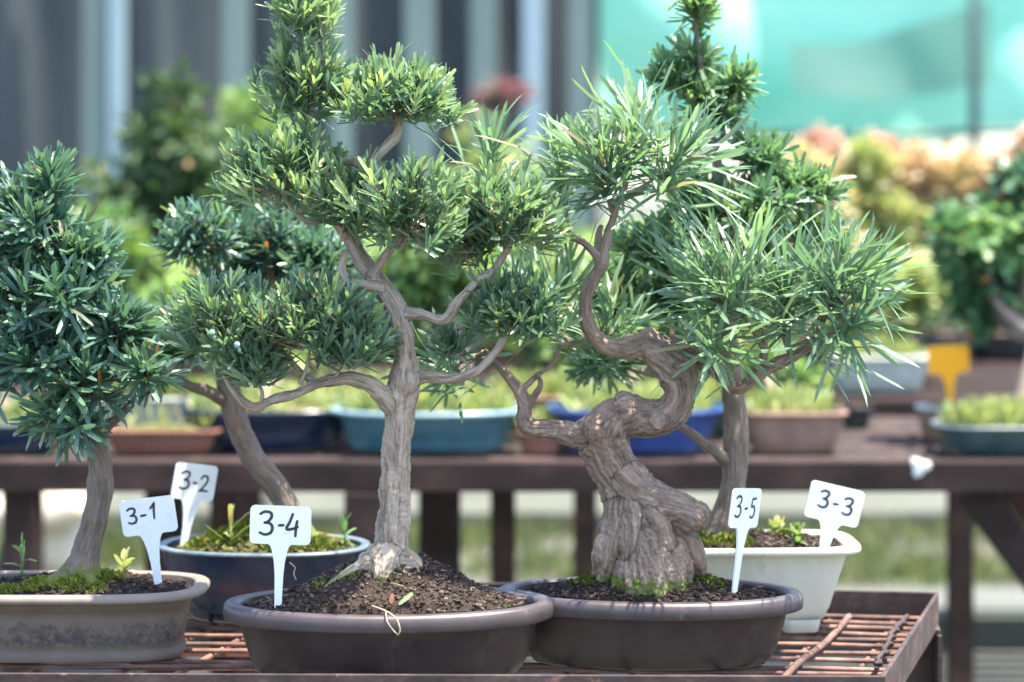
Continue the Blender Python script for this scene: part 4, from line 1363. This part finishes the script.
# ================================================================== TREE 3-3
D3 = 2.205
base3 = P(722, 535, D3)
t3 = empty('bonsai_tree', (base3[0], base3[1], hf3(base3[0], base3[1])), 'tall upright bonsai with a leafy top spire, in the cream 3-3 pot', 'bonsai tree', GT)
trunk3 = [
    chain([(712, 556, 0, 44), (718, 538, 0, 34), (728, 505, 0, 27), (735, 470, 0, 25), (736, 430, 0, 25), (733, 395, 0, 23), (729, 350, 0, 20), (727, 300, 0, 18), (728, 250, 0, 16), (724, 200, 0, 14), (714, 150, 0, 10), (705, 100, 0, 8), (698, 50, 0, 6), (695, 5, 0, 4)], D3),
    chain([(732, 462, 0, 15), (716, 452, -0.01, 11), (698, 438, -0.015, 10), (682, 426, -0.015, 9), (668, 415, 0, 7)], D3),
    chain([(728, 300, 0, 10), (700, 285, -0.01, 8), (668, 270, 0, 6)], D3),
    chain([(727, 260, 0, 10), (760, 235, 0, 8), (790, 215, 0, 6)], D3),
    chain([(714, 150, 0, 7), (735, 120, 0, 6), (745, 95, 0, 4)], D3),
    chain([(730, 360, 0, 9), (690, 350, 0.01, 8), (640, 345, 0.02, 6)], D3),
]
woody('trunk', trunk3, 0.0017, M['bark_dull'], t3, [], amp=0.09, fine=0.03, moss_z=base3[2] - 0.01, moss_h=0.03)
pads(t3, D3, [
    (696, 14, 0, 26, 36, 26, 13, dict(side=(0, 0, 0.5), newp=0.25, zmin=-0.8)),
    (702, 58, 0.01, 26, 26, 28, 9, dict(newp=0.15, zmin=-0.8)),
    (708, 92, 0.0, 34, 24, 30, 13, dict(newp=0.1, zmin=-0.8)),
    (672, 78, 0, 24, 24, 24, 10, dict(side=(-0.4, 0, 0.1), newp=0.15, zmin=-0.4)),
    (735, 88, 0, 26, 24, 24, 12, dict(side=(0.35, 0, 0.1), newp=0.08, zmin=-0.4)),
    (712, 110, 0.0, 30, 22, 30, 15, dict(zmin=-0.7)),
    (752, 158, 0, 34, 26, 30, 17, dict(zmin=-0.5)),
    (798, 190, 0.0, 48, 30, 40, 32, dict(side=(0.2, 0, 0), zmin=-0.6, newp=0.04)),
    (752, 205, -0.02, 48, 34, 40, 30, dict(zmin=-0.7)),
    (700, 205, 0.03, 46, 36, 40, 26, dict(zmin=-0.7, newp=0.25)),
    (655, 250, 0.03, 52, 34, 45, 30, dict(zmin=-0.6, newp=0.25)),
    (688, 300, 0.03, 55, 34, 45, 30, dict(zmin=-0.7, newp=0.2)),
    (618, 300, 0.05, 46, 36, 40, 24, dict(zmin=-0.7, newp=0.3)),
    (745, 262, 0.04, 54, 36, 45, 30, dict(zmin=-0.7, newp=0.15)),
    (605, 362, 0.05, 46, 22, 40, 20, dict(zmin=-0.8, newp=0.1)),
    (675, 355, 0.05, 46, 22, 40, 20, dict(zmin=-0.8, newp=0.1)),
    (815, 235, 0.03, 34, 26, 30, 14, dict(zmin=-0.7, newp=0.1)),
], M['leaf_mid'], M['bark_dull'], 0.026, 0.0043, 0.022, 15, up=0.65, out=0.75)

# ================================================================== SMALL THINGS IN THE POTS
def sprout(p, n, L, W, label, mat, spread=(70, 10), name='weed', newp=0.5, stem=0.02):
    mb = MB()
    shoots(mb, np.array([p]) + [0, 0, stem * 0.6], np.array([[0.05, 0, 1.0]]), n, L, W, stem, spread=spread, newp=newp, curl=-0.3, dead=0)
    mb.tube([np.array(p) - [0, 0, 0.004], np.array(p) + [0, 0, stem]], 0.0009, 6)
    return tag(mb.build(name, mat, loc=tuple(p)), label, 'weed')


def surf_pt(px, py, d, hf):
    return on_soil(px, py, d, hf)[1]


sprout(surf_pt(124, 580, 2.07, hf1), 12, 0.016, 0.0055, 'small leafy green weed at the right side of the tan pot', M['bg_lime'])
sprout(surf_pt(22, 578, 2.1, hf1), 9, 0.017, 0.005, 'fresh green seedling at the left side of the tan pot', M['bg_green'], stem=0.03)
sprout(surf_pt(231, 545, 2.24, hf2), 7, 0.036, 0.0040, 'tall grass tuft sprouting beside label 3-2 in the navy pot', M['bg_lime'], spread=(40, 4), name='grass_tuft')
sprout(surf_pt(345, 546, 2.26, hf2), 9, 0.016, 0.0045, 'pale leafed weed at the right end of the navy pot', M['bg_green'], stem=0.024)
sprout(surf_pt(776, 541, 2.22, hf3), 26, 0.017, 0.0070, 'bright lime green seedling in the cream pot', M['bg_lime'], stem=0.014, newp=0.6)
sprout(surf_pt(796, 543, 2.22, hf3), 18, 0.014, 0.0060, 'smaller lime seedling next to the bright one in the cream pot', M['bg_lime'], stem=0.010, newp=0.5)
sprout(surf_pt(515, 602, 1.985, hf4), 9, 0.014, 0.0022, 'tiny grass tuft at the right rim of the front pot', M['grass'], stem=0.006, spread=(60, 5), name='grass_tuft')

mb = MB()
p = surf_pt(399, 608, 1.945, hf4) + [0, 0, 0.003]
leaves(mb, np.array([p]), np.array([[0.85, 0.1, 0.75]]), np.array([[0, -0.8, 0.6]]), 0.016, 0.0042, np.array([[0.8, 0.55, 0, 1]]))
tag(mb.build('fallen_leaf', M['leaf_short'], loc=tuple(p)), 'fresh green fallen leaf lying on the soil of the front pot', 'leaf')
mb = MB()
p = surf_pt(391, 606, 1.945, hf4) + [0, 0, 0.002]
leaves(mb, np.array([p]), np.array([[0.15, 0.1, 0.9]]), np.array([[0, -0.8, 0.3]]), 0.009, 0.0042, np.array([[0.8, 0.1, 1, 1]]))
tag(mb.build('fallen_leaf', M['leaf_short'], loc=tuple(p)), 'small dry orange brown leaf beside the green fallen leaf', 'leaf')
zr = ZW + PH
mb = MB()
q0 = P(373, 606, 1.93)
yr = c4[1] - 0.0815
mb.tube(catmull([surf_pt(372, 607, 1.95, hf4) + [0, 0, .001], P(383, 611, yr + 0.010) + [0, 0, .001], P(391, 614, yr - 0.0005), P(397, 620, yr - 0.0015), P(400, 630, yr - 0.0015), P(398, 635, yr - 0.001)], 6), 0.0007, 6)
mb.tube(catmull([P(386, 612, yr + 0.004), P(387, 621, yr - 0.002), P(392, 629, yr - 0.002), P(398, 635, yr - 0.001)], 6), 0.0006, 6)
tag(mb.build('dry_root', M['dry'], loc=tuple(q0)), 'thin dry looping root hanging over the rim of the front pot', 'root')
mb = MB()
p = surf_pt(296, 580, 1.97, hf4)
mb.tube(catmull([p, p + [-0.002, 0, 0.006], p + [-0.001, 0.001, 0.011], p + [-0.006, 0.001, 0.016]], 6), 0.0006, 6)
tag(mb.build('dry_root', M['dry'], loc=tuple(p)), 'short curled dry root standing on the soil right of label 3-4', 'root')

# ================================================================== SECOND TABLE
Z2 = 0.70
YF, YB = 3.36, 3.97
t2r = empty('display_table', (0, 3.6, 0), 'long brown table behind with glazed pots along its front edge', 'table')
for yy in (YF, YB):
    mb = MB(); mb.beam((-1.9, yy, Z2 - 0.0235), (2.1, yy, Z2 - 0.0235), 0.035, 0.047); mb.build('rail', M['rust_wood'], t2r, smooth=False, bevel=0.003)
for xx in (-1.87, -0.45, 0.50, 0.74, 2.07):
    mb = MB(); mb.beam((xx, YF + 0.0185, Z2 - 0.026), (xx, YB - 0.0185, Z2 - 0.026), 0.03, 0.036); mb.build('cross_rail', M['rust_wood'], t2r, smooth=False, bevel=0.002)
mb = MB()
for k in range(13):
    y = YF + 0.035 + k * 0.046
    mb.tube([(-1.86 + 0.39 * q, y + random.uniform(-.003, .003), Z2 - 0.0045) for q in range(11)], 0.0042, 7)
mb.build('bar_top', M['rust_frame'], t2r)
for (px, d, w) in ((372, 3.38, 0.080), (440, 3.66, 0.068), (503, 3.93, 0.045), (22, 3.45, 0.05), (165, 3.7, 0.06), (-40, 3.95, 0.05), (1085, 3.4, 0.05), (225, 3.95, 0.05), (655, 3.95, 0.04)):
    x = (px - 512) / F * d
    mb = MB(); mb.box((x, d, (Z2 - 0.048) / 2), (w, w, Z2 - 0.048)); mb.build('leg', M['rust_wood'], t2r, smooth=False, bevel=0.003)
for (a, b) in (((0.715, 3.42, Z2 - 0.052), (1.16, 3.42, 0.05)), ((0.80, 3.54, Z2 - 0.052), (1.27, 3.54, 0.05))):
    mb = MB(); mb.beam(a, b, 0.04, 0.055); mb.build('brace', M['rust_wood'], t2r, smooth=False, bevel=0.003)
mb = MB()
p = P(920, 467, YF - 0.0185)
_w = 1 + 0.30 * np.sin(np.linspace(0, 6.283, 14, endpoint=False) * 3 + 1)[:, None] * np.array([[1, 1, 0]])
mb.loft([ring((0, 0), 0.014 * s * 1.0, 0.013 * s, 0, 14, 2.2) * _w @ np.array([[1, 0, 0], [0, 0, 1], [0, -1, 0]]) + p + [0, hh, 0] for s, hh in ((1.0, 0.002), (1, 0), (0.86, -0.0015), (0.5, -0.002))], cap1=True)
tag(mb.build('paint_blob', M['label'], loc=tuple(p)), 'white splash of paint stuck on the front rail of the brown table', 'paint blob')

# generic background pot + leafy tree
BG_PB = [(0.060, 0.0), (0.052, 0.03), (0.035, 0.35), (0.022, 0.70), (0.016, 0.90)]
BG_PR = [(0.017, 0.88), (0.002, 0.90), (0.0, 0.93), (0.002, 0.99), (0.006, 1.0), (0.014, 0.99), (0.018, 0.96), (0.019, 0.88)]


def bg_pot(px, py_top, d, w_px, h, bm, rm, label, zb, ex=2.2, ba=0.62, group='pots on the tables behind', fill='soil_moss', plain=False, name='bonsai_pot', tuft=0):
    x = (px - 512) / F * d
    a = 0.5 * w_px / F * d
    k = min(1.0, a / 0.2)
    pb = [(i * k, f) for i, f in BG_PB]
    pr = [(i * k, f) for i, f in BG_PR]
    r = pot(label, x, d, zb, h, a, a * ba, ex, 0, pb, pr, bm, rm, group, n=48, name=name)
    mb = MB()
    i = 0.019 * k
    mb.loft([ring((x, d), (a - i) * s, (a * ba - i) * s, zb + h - 0.012 + 0.02 * (1 - s * s), 48, ex, 0) for s in (1, 0.8, 0.6, 0.4, 0.2, 0.05)], cap1=True)
    mb.build('soil', M[fill], r)
    if tuft:
        mb = MB()
        n = tuft
        t = rng.random(n) * 6.28
        q = np.sqrt(rng.random(n)) * 0.92
        O = np.stack([x + (a - i) * q * np.cos(t), d + (a * ba - i) * q * np.sin(t), np.full(n, zb + h - 0.008)], axis=1)
        O[:, 2] += 0.02 * (1 - q * q)
        D = np.stack([rng.normal(0, .5, n), rng.normal(0, .5, n), np.ones(n)], axis=1)
        lv = make_lv(n); lv[:, 1] = np.clip(rng.normal(.4, .3, n), 0, 1)
        leaves(mb, O, D, rng.normal(0, 1, (n, 3)), rng.uniform(0.012, 0.04, n), 0.006, lv)
        g = mb.build('ground_cover', M['bg_lime'], r)
        g['kind'] = 'stuff'
    return r, (x, d, zb + h)


def bg_tree(base, blobs, leafm, label, group=None, n=900, leaf=0.03, cat='tree', name='shrub', bark='bark_far', trunk_r=0.018, new=0.3, stemmy=True):
    """blobs: (x, y, z, rx, ry, rz) leaf clouds; limbs run from base into each"""
    root = empty(name, base, label, cat, group)
    base = np.array(base, float)
    top = np.array(max(blobs, key=lambda q: q[2])[:3])
    mb = MB()
    mid = base * 0.5 + top * 0.5 + np.array([0.05 * (top[2] - base[2]), 0, 0])
    fork = base + (top - base) * 0.35 + np.array([0.08 * (top[2] - base[2]), 0, 0])
    mb.tube(catmull([base - [0, 0, 0.01], base * 0.8 + fork * 0.2, fork, mid, top], 5), np.linspace(trunk_r, trunk_r * 0.25, 21), 9)
    for bl in blobs:
        c = np.array(bl[:3])
        mb.tube(catmull([fork, fork * 0.5 + c * 0.5 + [0, 0, -0.02], c], 5), np.linspace(trunk_r * 0.6, trunk_r * 0.2, 11), 7)
    mb.build('trunk', M[bark], root)
    mb = MB()
    vol = np.array([b[3] * b[4] + b[3] * b[5] for b in blobs])
    for b, v in zip(blobs, vol / vol.sum()):
        k = max(30, int(n * v))
        S = unit(rng.normal(0, 1, (k, 3)))
        rr = 0.40 + 0.62 * rng.random(k) ** 0.7 + 0.45 * (rng.random(k) < 0.10) * rng.random(k)
        lump = np.array([0.82 + 0.75 * mnoise.noise(Vector(tuple(s * 2.1 + np.array(b[:3]) * 5))) for s in S])
        O = np.array(b[:3]) + S * (rr * lump)[:, None] * np.array(b[3:6])
        D = S * 0.8 + rng.normal(0, 0.6, (k, 3)) + [0, 0, 0.15]
        lv = make_lv(k)
        cl = np.array([mnoise.noise(Vector(tuple(o * 9))) for o in O])
        lv[:, 1] = np.clip(new + cl * 0.9 + rng.normal(0, .15, k), 0, 1)
        leaves(mb, O, D, rng.normal(0, .6, (k, 3)) + [0, 0, 1], leaf * rng.uniform(.7, 1.3, k), leaf * 0.55, lv, 0, -0.2)
    mb.build('crown', M[leafm], root)
    return root


def B(px, py, d, rx, rz, ry=None):
    p = P(px, py, d)
    return (*p, rx / F * d, (ry or rx) / F * d, rz / F * d)


GB = 'bonsai standing on the tables behind'
zt = Z2 + 0.001
DB = 3.50
r, s = bg_pot(428, 410, 3.465, 198, 0.070, M['teal_glaze'], M['teal_rim'], 'wide teal blue oval pot full of mossy growth on the table behind', zt, tuft=1500, ba=0.66)
bg_tree((s[0] + 0.05, s[1] + 0.03, s[2] - 0.01), [B(440, 250, 3.6, 70, 40), B(400, 300, 3.6, 60, 34), B(490, 300, 3.6, 60, 36)], 'bg_green', 'loose green bonsai growing in the wide teal pot', GB, 1500, 0.028, 'bonsai tree', 'bonsai_tree')
r, s = bg_pot(268, 412, 3.50, 185, 0.068, M['navy_glaze'], M['navy_glaze'], 'dark navy glazed pot left of the teal pot on the table behind', zt, tuft=250)
bg_tree((s[0], s[1], s[2] - 0.01), [B(250, 340, 3.65, 60, 30), B(310, 345, 3.65, 50, 26)], 'bg_green', 'low green bonsai growing in the dark navy pot behind', GB, 800, 0.025, 'bonsai tree', 'bonsai_tree')
r, s = bg_pot(162, 430, 3.43, 122, 0.040, M['terracotta'], M['terracotta'], 'low terracotta tray left of the dark navy pot behind', zt, ex=6, tuft=30, ba=0.4)
r, s = bg_pot(155, 405, 3.80, 160, 0.055, M['pale_glaze'], M['pale_glaze'], 'pale grey green planter behind the terracotta tray', zt, ex=6, tuft=500, ba=0.4)
bg_tree((s[0], s[1], s[2] - 0.01), [B(150, 330, 3.85, 50, 28), B(190, 300, 3.85, 50, 30)], 'bg_green', 'muted green shrub growing in the pale planter at left', GB, 900, 0.025, 'shrub', 'shrub')
r, s = bg_pot(6, 425, 3.45, 120, 0.050, M['navy_glaze'], M['navy_rim'], 'small navy pot at the far left end of the table behind', zt, tuft=150)
bg_tree((s[0], s[1], s[2] - 0.01), [B(0, 340, 3.55, 60, 40), B(-40, 300, 3.55, 50, 40)], 'bg_dark', 'dark bonsai growing in the small navy pot at far left', GB, 900, 0.025, 'bonsai tree', 'bonsai_tree')
r, s = bg_pot(635, 408, 3.46, 182, 0.072, M['blue_glaze'], M['blue_glaze'], 'royal blue glazed pot behind the twisted bonsai', zt, tuft=600, ba=0.7)
bg_tree((s[0] - 0.02, s[1] + 0.02, s[2] - 0.01), [B(600, 330, 3.6, 60, 34), B(670, 350, 3.6, 55, 28), B(640, 290, 3.6, 60, 36)], 'bg_green', 'bushy green bonsai growing in the royal blue pot', GB, 1500, 0.028, 'bonsai tree', 'bonsai_tree')
r, s = bg_pot(793, 405, 3.46, 106, 0.066, M['brown_clay'], M['brown_clay'], 'brown clay pot right of the royal blue pot behind', zt, ex=5, tuft=160)
bg_tree((s[0] - 0.03, s[1], s[2] - 0.01), [B(765, 365, 3.65, 30, 16), B(806, 384, 3.65, 24, 12)], 'bg_green', 'small green bonsai growing in the brown clay pot', GB, 400, 0.025, 'bonsai tree', 'bonsai_tree')
r, s = bg_pot(1000, 434, 3.435, 136, 0.048, M['green_glaze'], M['navy_rim'], 'dark green glazed pot at the right end of the table behind', zt, ex=3.5, tuft=500)
bg_tree((s[0] + 0.03, s[1] + 0.02, s[2] - 0.01), [B(975, 250, 3.6, 46, 34), B(1010, 225, 3.6, 42, 36), B(1030, 270, 3.6, 46, 44), B(985, 300, 3.6, 38, 28), B(950, 235, 3.6, 22, 18), B(1020, 180, 3.6, 22, 18)],
        'bg_dark', 'dark green bonsai with a curved trunk in the dark green pot', GB, 2600, 0.027, 'bonsai tree', 'bonsai_tree', trunk_r=0.02)
r, s = bg_pot(946, 404, 3.62, 62, 0.056, M['brown_clay'], M['pale_glaze'], 'small brown pot with a pale rim holding the yellow label', zt)
yf = P(951, 408, 3.62)
label_sign('plant_label', None, yf, P(948.5, 359, 3.61), 0, (0.068, 0.047), [], 'blank yellow plastic label standing in the pale rimmed pot', 'blank labels on the tables behind', M['label_yellow'], stake_w=0.013)
bg_pot(540, 440, 3.43, 46, 0.034, M['terracotta'], M['terracotta'], 'small round terracotta pot between the teal and the royal blue pots', zt, tuft=60)
bg_pot(535, 410, 3.78, 110, 0.060, M['brown_clay'], M['brown_clay'], 'brown clay pot behind the small round terracotta pot', zt, ex=4, tuft=220)
bg_pot(735, 410, 3.74, 92, 0.060, M['green_glaze'], M['green_glaze'], 'dark green pot half hidden behind the brown clay pot', zt, tuft=200)
bg_pot(370, 410, 3.84, 150, 0.055, M['brown_clay'], M['pale_glaze'], 'wide brown pot with a pale rim behind the teal pot', zt, ex=4, tuft=260)
r, s = bg_pot(856, 405, 3.80, 34, 0.035, M['black_plastic'], M['black_plastic'], 'tiny black plastic pot between the brown pot and planter', zt, fill='soil_dark')
r, s = bg_pot(588, 400, 3.86, 60, 0.045, M['pale_glaze'], M['pale_glaze'], 'small pale pot with a white label behind the twisted bonsai', zt, fill='soil_dark')
label_sign('plant_label', None, P(588, 404, 3.86), P(590, 368, 3.855), math.radians(60), (0.05, 0.045), [], 'blank white label standing in the small pale pot', 'blank labels on the tables behind', M['label'], stake_w=0.012)

# third table row
Z3 = 0.70
t3r = empty('display_table', (0, 4.8, 0), 'long low table in the far row carrying maples and a grey planter', 'table')
for yy in (4.30, 5.40):
    mb = MB(); mb.beam((-2.6, yy, Z3 - 0.0235), (2.8, yy, Z3 - 0.0235), 0.035, 0.047); mb.build('rail', M['rust_wood'], t3r, smooth=False, bevel=0.003)
mb = MB()
for k in range(13):
    mb.box((0.1, 4.36 + k * 0.08, Z3 - 0.012), (5.36, 0.055, 0.020))
mb.build('slat_top', M['rust_wood'], t3r, smooth=False)
for px in (30, 250, 585, 960, 1180):
    for yy in (4.30, 5.40):
        mb = MB(); mb.box(((px - 512) / F * yy, yy, (Z3 - 0.048) / 2), (0.045, 0.045, Z3 - 0.048)); mb.build('leg', M['rust_wood'], t3r, smooth=False)
bg_pot(880, 378, 4.40, 104, 0.075, M['pale_glaze'], M['pale_glaze'], 'long pale grey planter box on the far table', Z3 + 0.002, ex=7, ba=0.35, tuft=200, name='planter_box')
bg_pot(905, 350, 4.85, 42, 0.05, M['crate_blue'], M['crate_blue'], 'small bright blue square pot beyond the yellow label', Z3 + 0.002, ex=8, group='pots on the far table', fill='soil_dark')
GM = 'shrubs in the far row'
# row of potted maples and shrubs at 7-10 m
row = [
    (800, 5.0, 'bg_orange', [(800, 172, 30, 26), (772, 205, 26, 24), (828, 200, 24, 22), (790, 240, 36, 30), (840, 250, 26, 24), (765, 262, 22, 22)], 'orange leaved maple nearest the tall spire bonsai'),
    (872, 5.15, 'bg_lime', [(868, 165, 20, 26), (850, 200, 28, 22), (895, 215, 24, 20), (870, 250, 34, 28), (905, 262, 26, 24), (842, 238, 20, 18)], 'olive and yellow maple in the middle of the far row'),
    (935, 5.25, 'bg_orange', [(918, 172, 30, 24), (950, 185, 26, 22), (905, 205, 24, 22), (938, 235, 30, 26), (965, 170, 16, 14)], 'pale peach leaved maple left of the red tinged one'),
    (1005, 5.25, 'bg_pink', [(1000, 182, 26, 26), (1030, 165, 26, 30), (985, 205, 22, 22), (1040, 140, 20, 18), (1012, 230, 30, 24)], 'red tinged maple at the right edge of the far row'),
    (845, 5.35, 'bg_pink', [(820, 152, 20, 18), (848, 192, 26, 20), (884, 158, 14, 18)], 'small pinkish maple behind the orange and olive ones'),
    (900, 4.65, 'bg_lime', [(880, 305, 40, 34), (915, 290, 34, 34), (850, 330, 34, 26)], 'yellow green shrub under the orange maples'),
    (560, 5.0, 'bg_lime', [(555, 330, 60, 36), (600, 310, 50, 36), (520, 300, 50, 40)], 'light green shrub seen between the two front bonsai'),
    (720, 5.0, 'bg_lime', [(715, 345, 50, 34), (760, 330, 40, 36), (690, 300, 44, 34)], 'lime shrub behind the trunk of the tall spire bonsai'),
    (500, 5.3, 'bg_lime', [(492, 180, 42, 50), (520, 230, 46, 44), (470, 250, 40, 40)], 'yellow green shrub behind the gap between the front bonsai'),
    (400, 5.25, 'bg_green', [(400, 320, 60, 40), (440, 290, 50, 40)], 'green shrub behind the straight pale trunk'),
    (110, 4.8, 'bg_green', [(90, 330, 60, 50), (60, 380, 60, 30)], 'green shrub behind the dark bluish bonsai'),
]
for (px, d, mt, bl, lab) in row:
    x = (px - 512) / F * d
    hpot = 0.065
    rr, s = bg_pot(px, 400, d, 88, hpot, M[random.choice(['brown_clay', 'green_glaze', 'terracotta', 'black_plastic'])], M['brown_clay'], 'clay pot under the ' + lab.split(' nearest')[0], Z3 + 0.002, group='pots on the far table', fill='soil_dark')
    bg_tree((x, d, s[2] - 0.01), [B(q[0], q[1], d, q[2], q[3]) for q in bl], mt, lab, GM, 1400, 0.030, 'shrub', 'shrub', trunk_r=0.012)
# conifer-like shrub and low yellow growth at left
rr, s = bg_pot(178, 400, 4.9, 110, 0.08, M['brown_clay'], M['brown_clay'], 'brown clay pot of the tall conical shrub at left', Z3 + 0.002, group='pots on the far table', fill='soil_dark')
bg_tree((s[0], s[1], s[2] - 0.01), [B(174, 98, 4.9, 30, 30), B(176, 145, 4.9, 50, 36), B(145, 195, 4.9, 58, 36), B(205, 195, 4.9, 54, 40), B(130, 245, 4.9, 64, 36), B(205, 255, 4.9, 66, 40), B(165, 300, 4.9, 80, 36)],
        'conifer', 'tall conical green shrub before the dark shade cloth', GM, 4200, 0.032, 'shrub', 'conical_shrub', trunk_r=0.016, new=-0.15)
rr, s = bg_pot(105, 405, 4.75, 80, 0.07, M['terracotta'], M['terracotta'], 'terracotta pot of the low yellowish shrub at left', Z3 + 0.002, group='pots on the far table', fill='soil_dark')
bg_tree((s[0], s[1] - 0.02, s[2] - 0.01), [B(108, 225, 4.75, 26, 18), B(130, 255, 4.75, 30, 22), B(100, 285, 4.75, 36, 22), B(215, 285, 4.75, 40, 26)], 'bg_green', 'low yellowish shrub left of the conical shrub', GM, 900, 0.03, 'shrub', 'shrub', new=0.2)
bg_tree(((258 - 512) / F * 6.6, 6.6, 0.0), [B(245, 115, 6.6, 26, 30), B(270, 150, 6.6, 34, 40), B(250, 190, 6.6, 40, 40), B(290, 220, 6.6, 40, 60)], 'bg_green', 'thin green shrub right of the conical shrub by the cloth wall', GM, 1300, 0.045, 'shrub', 'shrub')
bg_tree(((505 - 512) / F * 8.2, 8.2, 0.0), [B(508, 94, 8.2, 24, 12), B(488, 104, 8.2, 16, 11)], 'bg_red', 'red flowering shrub before the posts of the cloth wall', GM, 420, 0.036, 'shrub', 'shrub')
# a low hedge line before the wall
mb = MB()
n = 16000
hx = rng.uniform(-3.6, 4.6, n)
hz = rng.random(n) ** 0.8
top = np.array([0.80 + 0.22 * mnoise.noise(Vector((x * 1.9, 0, 2))) + 0.2 * mnoise.noise(Vector((x * 3, 0, 5))) + min(0.28, max(0.0, (x - 0.5) * 0.6)) for x in hx])
hy = 11.5 + rng.uniform(-0.35, 0.3, n)
O = np.stack([hx, hy, hz * top], axis=1)
lv = make_lv(n)
lv[:, 1] = np.clip([0.35 + 0.8 * mnoise.noise(Vector(tuple(o * 1.6))) for o in O], 0, 1)
leaves(mb, O, rng.normal(0, 1, (n, 3)) + [0, -.4, .3], rng.normal(0, .6, (n, 3)) + [0, 0, 1], rng.uniform(0.05, 0.10, n), 0.042, lv)
tag(mb.build('hedge', M['bg_green'], loc=(0.5, 11.5, 0)), 'long uneven green hedge along the foot of the back wall', 'hedge', kind='stuff')

# things on the ground beyond
mb = MB()
bmx = bmesh.new()
bmesh.ops.create_icosphere(bmx, subdivisions=4, radius=1)
V = np.array([v.co for v in bmx.verts])
V = np.sign(V) * np.abs(V) ** 0.6 * (1 + 0.12 * np.array([mnoise.noise(Vector(tuple(v * 1.5))) for v in V])[:, None])
p = P(45, 505, 6.3)
V = V * (0.16, 0.16, 0.055)
a = math.radians(-9)
V = V @ np.array([[math.cos(a), 0, -math.sin(a)], [0, 1, 0], [math.sin(a), 0, math.cos(a)]])
mb.add(V + [p[0], 6.3, p[2]], [tuple(v.index for v in f.verts) for f in bmx.faces])
mb.box((p[0], 6.3, p[2] / 2 - 0.02), (0.20, 0.18, p[2] - 0.04))
bmx.free()
tag(mb.build('stone_block', M['stone'], loc=(p[0], 6.3, 0)), 'cream stone block in the sun beneath the brown table at left', 'stone')

# ================================================================== LIGHT, CAMERA
S = Vector((0.27, -0.06, 0.96)).normalized()
sun = bpy.data.lights.new('sun', 'SUN')
sun.energy = 4.3
sun.angle = math.radians(0.6)
sun.color = (1.0, 0.92, 0.78)
so = bpy.data.objects.new('sun', sun)
so.rotation_euler = S.to_track_quat('Z', 'Y').to_euler()
so.location = (3, 3, 8)
COL.objects.link(so)
w = bpy.data.worlds.new('World')
SC.world = w
w.use_nodes = True
nt = w.node_tree
nt.nodes.clear()
sky = nt.nodes.new('ShaderNodeTexSky')
sky.sky_type = 'NISHITA'
sky.sun_disc = False
sky.sun_elevation = math.asin(S.z)
sky.sun_rotation = math.atan2(S.x, S.y)
sky.air_density = 1.0
sky.dust_density = 1.5
bg = nt.nodes.new('ShaderNodeBackground')
bg.inputs[1].default_value = 0.15
wo = nt.nodes.new('ShaderNodeOutputWorld')
nt.links.new(sky.outputs[0], bg.inputs[0])
nt.links.new(bg.outputs[0], wo.inputs[0])

cam = bpy.data.cameras.new('camera')
cam.sensor_width = 36
cam.lens = 36 * F / 1024
cam.clip_end = 500
cam.clip_start = 0.05
cam.dof.use_dof = True
cam.dof.focus_distance = 1.99
cam.dof.aperture_fstop = cam.lens / 21.0
co = bpy.data.objects.new('camera', cam)
co.location = (0, 0, CAM_Z)
co.rotation_euler = (math.radians(90), 0, 0)
cam.shift_y = -(341.0 - HOR) / 1024.0
COL.objects.link(co)
SC.camera = co

SC.render.engine = 'CYCLES'
SC.cycles.use_denoising = True
SC.cycles.max_bounces = 8
SC.cycles.sample_clamp_indirect = 6
SC.view_settings.view_transform = 'Standard'
SC.view_settings.look = 'None'
SC.view_settings.exposure = 2.25
SC.view_settings.gamma = 1
SC.view_settings.use_curve_mapping = False
